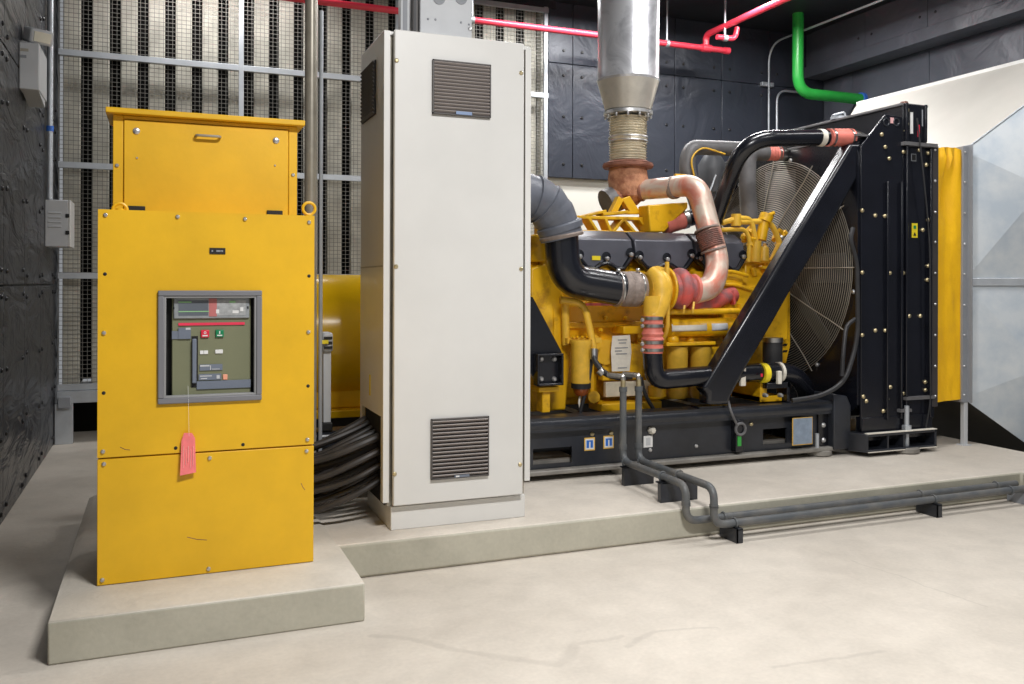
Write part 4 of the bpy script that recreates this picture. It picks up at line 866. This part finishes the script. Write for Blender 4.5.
MB().lathe(at(818, 137.5, YA), (1, 0, 0), [(0, rA * 1.05), (.035, rA * 1.08)], 22).build('pipe_strap', paper, ua)
coupling(at(762, 153.5, 4.7), at(779, 153.5, 4.7), pr(6.8, 770, 4.7), ub_); part(MB().lathe(at(779, 153.5, 4.7), (1, 0, 0), [(0, .05), (.04, .045), (.08, .03)], 20), 'pipe_end', steel)
m = MB(); m.lathe((at(716, 175, 5.3).x, 5.35, at(716, 192, 5.3).z), (0, 0, 1), [(0, .09), (.2, .1), (.27, .06)], 20); part(m, 'air_cleaner_can', mat('dark_grey_can', (76, 78, 82), .5))
part(MB().tube([at(701, 216, 5.2), at(716, 175, 5.2)], .006, 8), 'vent_rod', galvb)
# paper note hanging on the engine
nt_ = MB(); pts = [at(*q, 4.27) for q in ((612.5, 336), (630, 335), (631.5, 352), (629.5, 371), (612, 371.5), (611, 352))]
nt_.prism(pts, (0, .002, 0)); o = nt_.build('paper_note', paper, None, smooth=False); col_tag(o, 'worn white paper note hanging on the engine side above the grey pipes', 'note')
note = o
for k, (y, a, b) in enumerate(((340, 618, 627), (343, 619, 626), (348, 615, 628), (351, 615, 622), (354, 616, 627), (368, 618, 627))):
    p, q = at(a, y, 4.268), at(b, y, 4.268); MB().box(p.x, q.x, 4.2675, 4.2695, p.z - .0025, p.z + .0025).build('printed_line', grey_m, note)
# ================================================================== RADIATOR
FX = 3.83; TX_ = 4.17; RB = 4.39; RYF, RYB = 4.05, 5.58
ra = thing('radiator', 'tall black radiator with a round wire fan guard at the engine end', 'radiator', (4.1, 4.8, S))
fc = Vector((FX, 4.8, 1.25)); FR = .695
# shroud plate with round hole
m = MB(); N = 64; ci = []; sq = []
y0_, y1_, z0_, z1_ = RYF + .012, RYB, .36, 2.03
for k in range(N):
    a = 2 * PI * (k + .5) / N; dy, dz = math.cos(a), math.sin(a); ci.append((fc.y + dy * FR, fc.z + dz * FR))
    ty = ((y1_ if dy > 0 else y0_) - fc.y) / dy if abs(dy) > 1e-6 else 1e9; tz = ((z1_ if dz > 0 else z0_) - fc.z) / dz if abs(dz) > 1e-6 else 1e9
    t_ = min(ty, tz); sq.append((fc.y + dy * t_, fc.z + dz * t_))
vs = [(FX, *p) for p in ci] + [(FX, *p) for p in sq] + [(FX + .16, *p) for p in ci] + [(TX_, *p) for p in sq]
fs = []
for k in range(N):
    j2 = (k + 1) % N; fs += [(k, j2, N + j2, N + k), (k, 2 * N + k, 2 * N + j2, j2), (N + k, N + j2, 3 * N + j2, 3 * N + k)]
m.add(vs, fs); sh = m.build('fan_shroud', blackp, ra)
MB().box(TX_ - .02, RB, RYF + .03, RYB, .36, 2.03).build('core', MATS.get('core_dark') or mat('core_dark', (26, 26, 28), .6), ra)
MB().box(TX_, RB - .02, RYF + .012, RYB + .05, 2.03, 2.235).build('top_tank', blackp, ra, bevel=.006)
MB().box(TX_ - .012, RB - .02, RYF + .0, RYB + .05, 2.235, 2.25).build('tank_lip', greyhose, ra, bevel=.002)
MB().box(FX - .01, TX_ - .01, RYF + .012, RYB, 2.03, 2.042).build('shroud_lip', greyhose, ra)
# fan guard
g = MB(); nr = 50
for i in range(nr):
    r = .06 + (FR + .02 - .06) * i / (nr - 1); b_ = .12 * (1 - (r / FR) ** 2)
    g.ring((FX - .015 - max(b_, 0), fc.y, fc.z), (1, 0, 0), r, .0021, 60, 3)
for k in range(12):
    a = 2 * PI * k / 12 + .0; pts = []
    for i in range(7):
        r = .05 + (FR + .03) * i / 6 * .96; b_ = .12 * (1 - (r / FR) ** 2); pts.append((FX - .02 - max(b_, 0), fc.y + math.cos(a) * r, fc.z + math.sin(a) * r))
    g.tube(pts, .0035, 6)
gg = g.build('fan_guard', mat('guard_wire', (164, 156, 142), .45, .3), ra)
bolts(ra, [(FX - .002, fc.y + math.cos(a) * (FR + .03), fc.z + math.sin(a) * (FR + .03)) for a in [2 * PI * k / 8 + .2 for k in range(8)]], .014, .012, bolt_m, (-1, 0, 0))
# fan
m = MB(); m.cyl((FX - .05, fc.y, fc.z), (FX + .08, fc.y, fc.z), .14, n=28)
fan = m.build('fan_hub', blackr, ra)
for k in range(8):
    a = 2 * PI * k / 8; e1 = Vector((0, math.cos(a), math.sin(a))); e2 = Vector((0, -math.sin(a), math.cos(a))); m = MB()
    m.obox(fc + Vector((.03, 0, 0)) + e1 * .39, e1 * .27, e2 * .09 + Vector((.05, 0, 0)), Vector((.004, 0, 0))); m.build('fan_blade', MATS['dark_grey_can'], ra, bevel=.003)
# side plate facing the camera
def P4(x, y, Y=RYF): p = at(x, y, Y); return (p.x, Y, p.z)
m = MB(); m.prism([P4(*q) for q in ((861, 430), (861, 146), (886, 114), (903, 117.5), (903, 430))], (0, .014, 0)); spz = m.build('side_plate', blackp, ra, bevel=.002)
m = MB(); m.box(P4(903, 300)[0], P4(935, 300)[0], RYF + .005, RYF + .03, .33, at(920, 143, RYF).z); fr_ = m.build('side_frame', blackp, ra, bevel=.002)
m = MB()
for q in (886, 900, 905, 929): 
    x = P4(q, 300)[0]; m.box(x - .008, x + .008, RYF - .02, RYF + .008, .34, at(q, 146 if q > 903 else 182, RYF).z)
m.build('edge_angles', blackp, ra, bevel=.003)
m = MB(); a, b = at(903, 103, RYF), at(926, 143, RYF); m.box(a.x, b.x, RYF + .0, RYF + .14, b.z, a.z); hbx = m.build('header_box', blackp, ra, bevel=.004)
m = MB()
for q in (905, 924): m.box(at(q, 120, RYF).x - .008, at(q, 120, RYF).x + .008, RYF - .02, RYF, b.z, a.z)
m.build('header_edges', blackp, hbx, bevel=.003)
quadtag(hbx, 'white_sticker', whitem, 911.5, 123, .022, .13, RYF - .001); quadtag(hbx, 'red_sticker', redb, 918.5, 131, .016, .075, RYF - .001); quadtag(hbx, 'black_sticker', grey_m, 922.3, 118, .008, .10, RYF - .021)
MB().box(at(901, 143, RYF).x, at(934, 146, RYF).x, RYF - .03, RYF + .03, at(920, 147, RYF).z, at(920, 143.5, RYF).z).build('cap_strip', greyhose, ra)
o = quadtag(ra, 'warning_label', yelm, 914.5, 230.5, .046, .088, RYF + .003, .002); p = wpos(o)
MB().prism([(p.x - .012, RYF - .0005, p.z - .032), (p.x + .012, RYF - .0005, p.z - .032), (p.x, RYF - .0005, p.z - .010)], (0, .002, 0)).build('pictogram', blackm, o, smooth=False)
MB().box(p.x - .01, p.x + .01, RYF - .0005, RYF + .001, p.z + .01, p.z + .03).build('marking', greenb, o)
o = quadtag(ra, 'small_label', grey_m, 913.5, 157.5, .04, .045, RYF + .003, .002); MB().box(wpos(o).x - .015, wpos(o).x + .015, RYF - .0005, RYF + .001, wpos(o).z - .018, wpos(o).z + .018).build('marking', blackm, o)
quadtag(ra, 'pink_sticker', mat('sticker_pink', (226, 176, 176), .5), 892, 120.5, .026, .034, RYF - .0, .002)
for q in (886.5, 896.5): MB().ring(at(q, 122, RYF - .002), (0, 1, 0), .022, .004, 24, 6).build('lifting_hole', blacks, spz)
rb_ = [(881.5, 134.5), (885, 147), (889, 158.5), (907, 110), (906.5, 124), (905, 131), (903, 152), (919, 150), (928, 153), (862, 210.5), (875, 215.5), (884.5, 216), (926, 165), (862, 272.5), (889.5, 273), (903, 273), (928, 266),
       (862, 335), (875, 330.5), (885, 330.5), (909, 316), (920, 316), (890, 387), (887, 399), (883, 411), (863, 396.5), (866, 401), (903, 393.5), (925, 382), (925, 390), (929, 393), (928, 220), (927, 280), (906, 230), (922.5, 230)]
bolts(spz, [P4(a, b, RYF - .0) for a, b in rb_ if a < 903], .0125, .011, brass)
bolts(fr_, [P4(a, b, RYF + .003) for a, b in rb_ if a >= 903], .0125, .011, brass)
p = at(868, 430, RYF); MB().lathe((p.x, RYF, p.z), (0, -1, 0), [(0, .03), (.004, .03), (.005, .022), (.001, .02)], 24).build('drain_boss', blacks, spz)
# flange strip next to canvas
m = MB(); a, b = at(929, 300, RYF), at(936.5, 300, RYF); m.box(a.x + .01, b.x, RYF - .012, RYF + .01, .40, at(932, 146, RYF).z); fs_ = m.build('flange_strip', MATS['vent_backing'], ra, bevel=.001)
bolts(fs_, [at(935, y, RYF - .012) for y in (150, 181, 212, 242, 273, 304, 335, 366, 396)], .008, .008, bolt_m)
# lower parts of the radiator
m = MB(); m.box(P4(862, 300)[0], P4(932, 300)[0], RYF - .005, RYF + .05, .22, .36); m.build('lower_panel', blackp, ra, bevel=.004)
m = MB(); Ych = 3.98; a, b = at(868, 440, Ych), at(937, 440, Ych); zt, zb2 = at(900, 433, Ych).z + .005, at(900, 449, Ych).z - .008
m.box(a.x - .0, b.x, Ych, Ych + .16, zt - .016, zt); m.box(a.x - .0, b.x, Ych, Ych + .16, zb2, zb2 + .016); m.box(b.x - .016, b.x, Ych, Ych + .16, zb2, zt)
for q in (868.5, 889, 905): x = at(q, 440, Ych).x; m.box(x - .006, x + .006, Ych + .004, Ych + .16, zb2, zt)
m.prism([(a.x, Ych, zb2), (a.x, Ych, zt), (ep1 - .02, Ych + .1, zt + .0), (ep1 - .02, Ych + .1, zb2)], (0, .06, 0)); m.box(a.x, b.x, Ych + .14, Ych + .16, zb2, zt)
chn = m.build('base_channel', blacks, ra, bevel=.004)
mm = MB(); mm.box(a.x, b.x, Ych - .002, Ych + .03, zt, zt + .004); mm.box(a.x, b.x, Ych - .003, Ych + .001, zb2, zb2 + .005); mm.build('channel_edge', paper, chn)
x = at(908, 430, Ych + .03).x; m = MB(); m.cyl((x, Ych + .04, S + .04), (x, Ych + .04, .42), .014); m.build('levelling_screw', galvb, ra); MB().cyl((x, Ych + .04, zt + .004), (x, Ych + .04, zt + .03), .028, n=6).build('screw_nut', galvb, ra)
pad(905.5, 452, Ych + .05, ra, .08)
MB().box(at(897, 410, RYF).x, at(908, 410, RYF).x, RYF - .03, RYF + .0, at(900, 410, RYF).z - .01, at(900, 410, RYF).z + .008).build('lower_step', greyhose, ra)
MB().box(at(903, 396, RYF).x, at(931, 396, RYF).x, RYF - .03, RYF + .0, at(915, 399, RYF).z, at(915, 396, RYF).z).build('lower_cap', greyhose, ra)
# hanging wire down the side and hoses near the guard
m = MB().tube([at(917, 118, RYF - .03), at(923, 170, RYF - .04), at(930, 240, RYF - .03), at(930, 360, RYF - .03), at(931, 400, RYF - .03), at(925, 432, RYF - .02)], .0045, 8, .2); m.build('sensor_cable', blackr, ra)
MB().tube([at(853, 228, 4.03), at(850, 240, 4.02), at(857, 262, 4.02), at(858, 340, 4.02), at(845, 382, 4.0), at(822, 396, 4.02), at(792, 400.5, 4.06)], .0135, 10, .12).build('coolant_hose', blackr, ra)
MB().tube([at(855, 319, 4.03), at(846, 326, 4.02), at(843, 355, 4.0), at(842, 376, 4.0)], .012, 10, .1).build('coolant_hose', blackr, ra)
hnd = MB().tube([(TX_ + .03, 4.57, 2.25), (TX_ + .03, 4.57, 2.29), (TX_ + .03, 4.69, 2.29), (TX_ + .03, 4.69, 2.25)], .007, 8, .02); hnd.build('filler_handle', galvb, ra)
MB().cyl((TX_ + .04, 4.63, 2.25), (TX_ + .04, 4.63, 2.268), .06).build('filler_cap', galvb, ra); MB().cyl((P4(912, 100)[0], RYF + .06, at(912, 103, RYF).z), (P4(912, 100)[0], RYF + .06, at(912, 100, RYF).z), .022).build('vent_plug', rustd, ra)
# diagonal brace
YBc = 4.07
pl_ = [(707.5, 405), (708.5, 393.6), (702.8, 389), (762.7, 290), (792.5, 240), (851, 143), (866, 143), (869, 160), (823, 240), (792, 290), (774, 322), (746.5, 369), (732, 396.5), (729, 405)]
dbr = thing('diagonal_brace', 'thick black diagonal brace from the skid up to the radiator corner', 'brace', at(718, 405, YBc))
pp = [at(x, y, YBc) for x, y in pl_]; zmin = SZ1 + .003
for p in pp:
    if p.z < zmin: p.z = zmin
MB().prism(pp, (0, .10, 0)).build('beam', blackp, dbr, bevel=.022, seg=4)
MB().box(at(703, 404, YBc).x, at(733, 404, YBc).x, YBc + .035, YBc + .12, SZ1 + .0005, SZ1 + .012).build('foot_plate', blackp, dbr)
# ================================================================== EXHAUST STACK
es = thing('exhaust_stack', 'wide shiny metal exhaust stack rising from the engine to the ceiling', 'exhaust', (sx_, YX, zp(165)))
zt1, zt2 = zp(83), zp(111)
MB().lathe((sx_, YX, zt1), (0, 0, 1), [(0, .190), (.012, .195), (.02, .19), (CZ - zt1, .19)], 56).build('cladding', clad, es)
MB().lathe((sx_, YX, zt2), (0, 0, 1), [(0, .142), (zt1 - zt2, .190)], 56).build('cone', MATS.get('cone_steel') or mat('cone_steel', (214, 208, 196), .3, .5, .1, 6), es)
MB().lathe((sx_, YX, zp(116)), (0, 0, 1), [(0, .13), (.004, .152), (.022, .152), (.028, .14)], 48).build('clamp_ring', bolt_m, es)
bolts(es, [(sx_ + math.cos(a) * .14, YX + math.sin(a) * .14, zp(116)) for a in [2 * PI * k / 12 for k in range(12)]], .009, .02, bolt_m, (0, 0, -1))
prof = []; zb0, zb1 = zp(162), zp(117); nb = 17
for k in range(nb * 2 + 1):
    t_ = k / (nb * 2); r = .118 if k % 2 else .106
    if .44 < t_ < .56: r = .120 if k % 2 else .116
    prof.append((t_ * (zb1 - zb0), r))
MB().lathe((sx_, YX, zb0), (0, 0, 1), prof, 40).build('bellows', bellow, es)
for y in (143, 139): MB().lathe((sx_, YX, zp(y)), (0, 0, 1), [(0, .12), (.005, .124), (.012, .12)], 36).build('bellows_band', bolt_m, es)
MB().lathe((sx_, YX, zp(165.5)), (0, 0, 1), [(0, .148), (.01, .155), (.02, .13), (zb0 - zp(165.5) + .002, .12)], 36).build('lower_flange', rustd, es)
# ================================================================== CANVAS + DUCT
GX0, GX1 = at(936.5, 300, RYF).x, at(962, 300, 4.10).x - .03
cv = MB(); nx = 14; zA, zB = .43, 1.995; YcA, YcB = 4.075, 5.5
per = []
nz_ = 36; ny_ = 14
for k in range(nz_): per.append((YcA, zA + (zB - zA) * k / nz_, 0, -1))
for k in range(ny_): per.append((YcA + (YcB - YcA) * k / ny_, zB, 1, 0))
for k in range(nz_): per.append((YcB, zB + (zA - zB) * k / nz_, 0, 1))
for k in range(ny_): per.append((YcB + (YcA - YcB) * k / ny_, zA, -1, 0))
M_ = len(per); vs = []; fs = []
for i in range(nx + 1):
    x = GX0 + (GX1 - GX0) * i / nx; e_ = math.sin(PI * i / nx)
    for y, z, uz, uy in per:
        n1 = noise.noise(Vector((x * 8, y * 5, z * 2.2))) * .045 * (.5 + math.exp(-((z - 1.75) / .3) ** 2)) + noise.noise(Vector((x * 22 + 3, y * 9, z * 6))) * .012
        endp = math.exp(-((z - zB) / .12) ** 2) * .02 * math.sin(i * 1.7)
        dz = (-.0 - .04 * (1 - i / nx) if uz < 0 else 0)
        vs.append((x, y + uy * (n1 + endp) * e_ * 1.0, z + uz * (n1 + .01) * e_ + (-.012 * (1 - i / nx))))
for i in range(nx):
    for k in range(M_): fs.append((i * M_ + k, i * M_ + (k + 1) % M_, (i + 1) * M_ + (k + 1) % M_, (i + 1) * M_ + k))
cv.add(vs, fs); o = cv.build('canvas_connector', canvas, None); sd = o.modifiers.new('thick', 'SOLIDIFY'); sd.thickness = .003
col_tag(o, 'bright yellow canvas sleeve joining the radiator to the grey duct', 'duct sleeve')
du = thing('discharge_duct', 'flaring galvanised air duct at the right edge, beyond the yellow canvas', 'duct', (4.9, 4.7, S))
DXa, DXb = GX1 + .04, 5.5
A4 = [(DXa, 4.10, .43), (DXa, 5.48, .43), (DXa, 5.48, 2.0), (DXa, 4.10, 2.0)]
B4 = [(DXb, 3.68, -.22), (DXb, 5.84, -.22), (DXb, 5.84, 2.685), (DXb, 3.68, 2.685)]
def panel(a, b, c, d, name, m, inward, crease=.02):
    a, b, c, d = map(Vector, (a, b, c, d)); ctr = (a + b + c + d) / 4; nrm = (b - a).cross(d - a).normalized(); 
    if nrm.dot(Vector(inward)) < 0: nrm = -nrm
    mid = ctr - nrm * (-crease); mbp = MB(); t_ = -nrm * .004
    vs = [a, b, c, d, mid]; mbp.add(vs, [(0, 1, 4), (1, 2, 4), (2, 3, 4), (3, 0, 4)]); o = mbp.build(name, m, du, smooth=False); s_ = o.modifiers.new('thick', 'SOLIDIFY'); s_.thickness = .002; return o
# front side divided by the stiffener into an upper and a lower cross-broken sheet
def lerp(p, q, t): return Vector(p) * (1 - t) + Vector(q) * t
zm = 1.168; ta = (zm - .43) / (2.0 - .43); tb2 = (zm + .22) / (2.685 + .22)
fa, fb = lerp(A4[0], A4[3], ta), lerp(B4[0], B4[3], tb2)
panel(fa, fb, B4[3], A4[3], 'front_sheet', galv, (0, -1, 0), .085); panel(A4[0], B4[0], fb, fa, 'front_sheet', galv, (0, -1, 0), .085)
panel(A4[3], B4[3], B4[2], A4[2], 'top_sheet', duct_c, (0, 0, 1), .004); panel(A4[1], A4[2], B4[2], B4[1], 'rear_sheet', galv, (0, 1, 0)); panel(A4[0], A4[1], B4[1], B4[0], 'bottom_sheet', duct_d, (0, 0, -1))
m = MB(); m.box(5.5, RX - .002, 3.68, 5.84, -.22, 2.685); m.build('end_collar', duct_c, du)
dd = (fb - fa).normalized(); sn = Vector((-dd.y, dd.x, 0)); 
MB().obox((fa + fb) / 2 - sn * -.0 + Vector((0, -.012, 0)), (fb - fa) / 2, (0, .012, 0), (0, 0, .024)).build('stiffener', galvb, du, bevel=.003)
e_a, e_b = Vector(A4[3]), Vector(B4[3]); MB().tube([e_a + Vector((0, -.003, .002)), e_b + Vector((0, -.003, .002))], .006, 6).build('seam', galvb, du)
e_a, e_b = Vector(B4[3]), Vector(B4[2]); MB().box(5.49, 5.5, 3.68, 5.84, 2.67, 2.70).build('top_lip', whitem, du)
m = MB()
for q in ((4.06, 4.10, .41, 2.02), (5.48, 5.52, .41, 2.02)): m.box(DXa - .05, DXa, q[0], q[1], q[2], q[3])
m.box(DXa - .05, DXa - .001, 4.101, 5.479, 1.98, 2.019); m.box(DXa - .05, DXa - .001, 4.101, 5.479, .411, .45); m.box(DXa - .006, DXa + .002, 4.03, 4.10, .41, 2.03)
fl_ = m.build('flange_frame', grey_m, du, bevel=.002)
bolts(fl_, [(DXa - .036, 4.06, at(962, y, 4.06).z) for y in (152, 182, 213, 244, 274, 305, 335, 366, 395)], .007, .007, bolt_m)
m = MB(); m.box(DXa - .028, DXa + .004, 4.065, 4.095, S, .42); lg = m.build('support_leg', grey_l, du, bevel=.003); MB().box(DXa - .028, DXa + .004, 5.48, 5.51, S, .42).build('support_leg', grey_l, du, bevel=.003)
MB().box(DXa - .045, DXa + .02, 4.05, 4.11, S, S + .006).build('foot_plate', grey_l, lg)
# ================================================================== FLOOR PIPES
rF = .0175
def fpipe(px, ytop, ydrop_px, Yt_, label, name='drain_pipe'):
    X = at(px, 430, Yt_).x; return X
XA, XB = at(623, 430, 3.93).x, at(638.5, 430, 3.93).x
zh = at(623, 461, 3.93).z
YAf = atX(686, 490, XA).y; YBf = atX(714, 490, XB).y
zlA, zlB = at(780, 510.5, YAf).z, at(780, 517.5, YBf).z
ptop = at(623, 378, 3.93).z
for X, Yd, lab_, yy in ((XA, YAf, 'left one of two grey drain pipes, running right along the floor behind its twin', 0), (XB, YBf, 'right one of two grey drain pipes, running right along the floor in front', 1)):
    zl = zlB if yy else zlA
    t_ = thing('drain_pipe', lab_, 'pipe', (X, Yd, 0))
    MB().tube([(X, 3.93, ptop - .05), (X, 3.93, zh), (X, Yd, zh), (X, Yd, zl), (4.32 if yy else 4.25, Yd, zl)], rF, 16, .06, 8).build('pipe', pipeg, t_)
    MB().cyl((X, 3.93, ptop - .07), (X, 3.93, ptop - .045), rF * 1.2).build('pipe_socket', pipeg, t_)
    MB().cyl((X, 3.93, zh + .06), (X, 3.93, zh + .085), rF * 1.18).build('pipe_socket', pipeg, t_)
    for q in (zh - .085, zl + .085): MB().cyl((X, Yd, q - .006), (X, Yd, q + .006), rF * 1.16).build('pipe_socket', pipeg, t_)
    MB().cyl((X, 3.93, ptop - .05), (X, 3.93, ptop), .013).build('brass_nipple', brass, t_); 
    MB().tube([(X, 3.93, ptop - .01), (X, 3.93, ptop + .01), (X - .05, 4.0, ptop + .012)], .014, 10, .02).build('fitting_elbow', steel, t_)
    for yk in (3.9, 3.55): MB().ring((X, yk, zh), (0, 1, 0), rF + .003, .005, 24, 6).build('pipe_clip', pipeg, t_)
    for xk in (2.385, 3.57, 4.1): 
        if xk > X + .1: MB().ring((xk, Yd, zl), (1, 0, 0), rF + .003, .005, 24, 6).build('pipe_clip', pipeg, t_)
brk = [((XA - .03, XB + .05), (3.86, 3.89), (S, zh - .0175), 'black bracket under both drain pipes, beside the skid'), ((XA - .04, XB + .07), (3.50, 3.53), (S, zh - .0175), 'black bracket under both drain pipes, at the slab edge')]
for (a, b), (c, d), (e_, f_), lab_ in brk:
    o = MB(); o.box(a, b, c, d, e_, f_); o.box(a, b, c, c + .05, f_ - .008, f_); o = o.build('pipe_bracket', blacks, None, .002); col_tag(o, lab_, 'bracket')
for x, lab_ in ((2.375, 'black floor bracket under the paired pipes, nearest their drop'), (3.56, 'black floor bracket under the middle of the paired pipes'), (4.20, 'grey floor bracket under the far right end of the paired pipes')):
    o = MB(); o.box(x - .005, x + .005, YBf - .035, YAf + .01, 0, zlB - .0175); o.box(x - .005, x + .03, YBf - .035, YAf + .01, zlB - .026, zlB - .0175); o.box(x - .005, x + .03, YBf - .035, YBf - .028, .0, zlB - .02)
    o = o.build('pipe_bracket', blacks if x < 4 else grey_m, None, .001); col_tag(o, lab_, 'bracket')
# ================================================================== LIGHT
def area(name, loc, size, power, rot=(0, 0, 0), col=(1, .99, .985)):
    l = bpy.data.lights.new(name, 'AREA'); l.shape = 'RECTANGLE'; l.size, l.size_y = size; l.energy = power; l.color = col
    o = bpy.data.objects.new(name, l); C.objects.link(o); o.location = loc; o.rotation_euler = rot; return o
area('ceiling_light_front', (1.2, .8, 3.5), (.9, .22), 158)
area('ceiling_light_right', (4.2, 1.4, 3.5), (1.2, .25), 20)
area('ceiling_light_middle', (3.2, 3.6, 3.5), (1.2, .25), 40)
area('ceiling_light_engine', (3.1, 6.2, 3.5), (1.2, .25), 50)
area('fill_light_left', (0.4, 6.6, 3.5), (1.2, .2), 22)  # unseen fill, added to brighten the louvre screen
area('ceiling_light_back', (4.4, 5.8, 3.5), (1.2, .25), 45)
area('fill_light_duct', (5.0, 3.2, 3.5), (1.2, .25), 14)  # extra lamp out of view, added to lift the right wall and canvas
w = bpy.data.worlds.new('world'); bpy.context.scene.world = w; w.use_nodes = True
w.node_tree.nodes['Background'].inputs[0].default_value = (.93, .96, 1, 1); w.node_tree.nodes['Background'].inputs[1].default_value = .24
vs_ = bpy.context.scene.view_settings; vs_.view_transform = 'Standard'; vs_.look = 'None'; vs_.gamma = 1; vs_.exposure = 0.15
try: vs_.use_curve_mapping = False
except Exception: pass
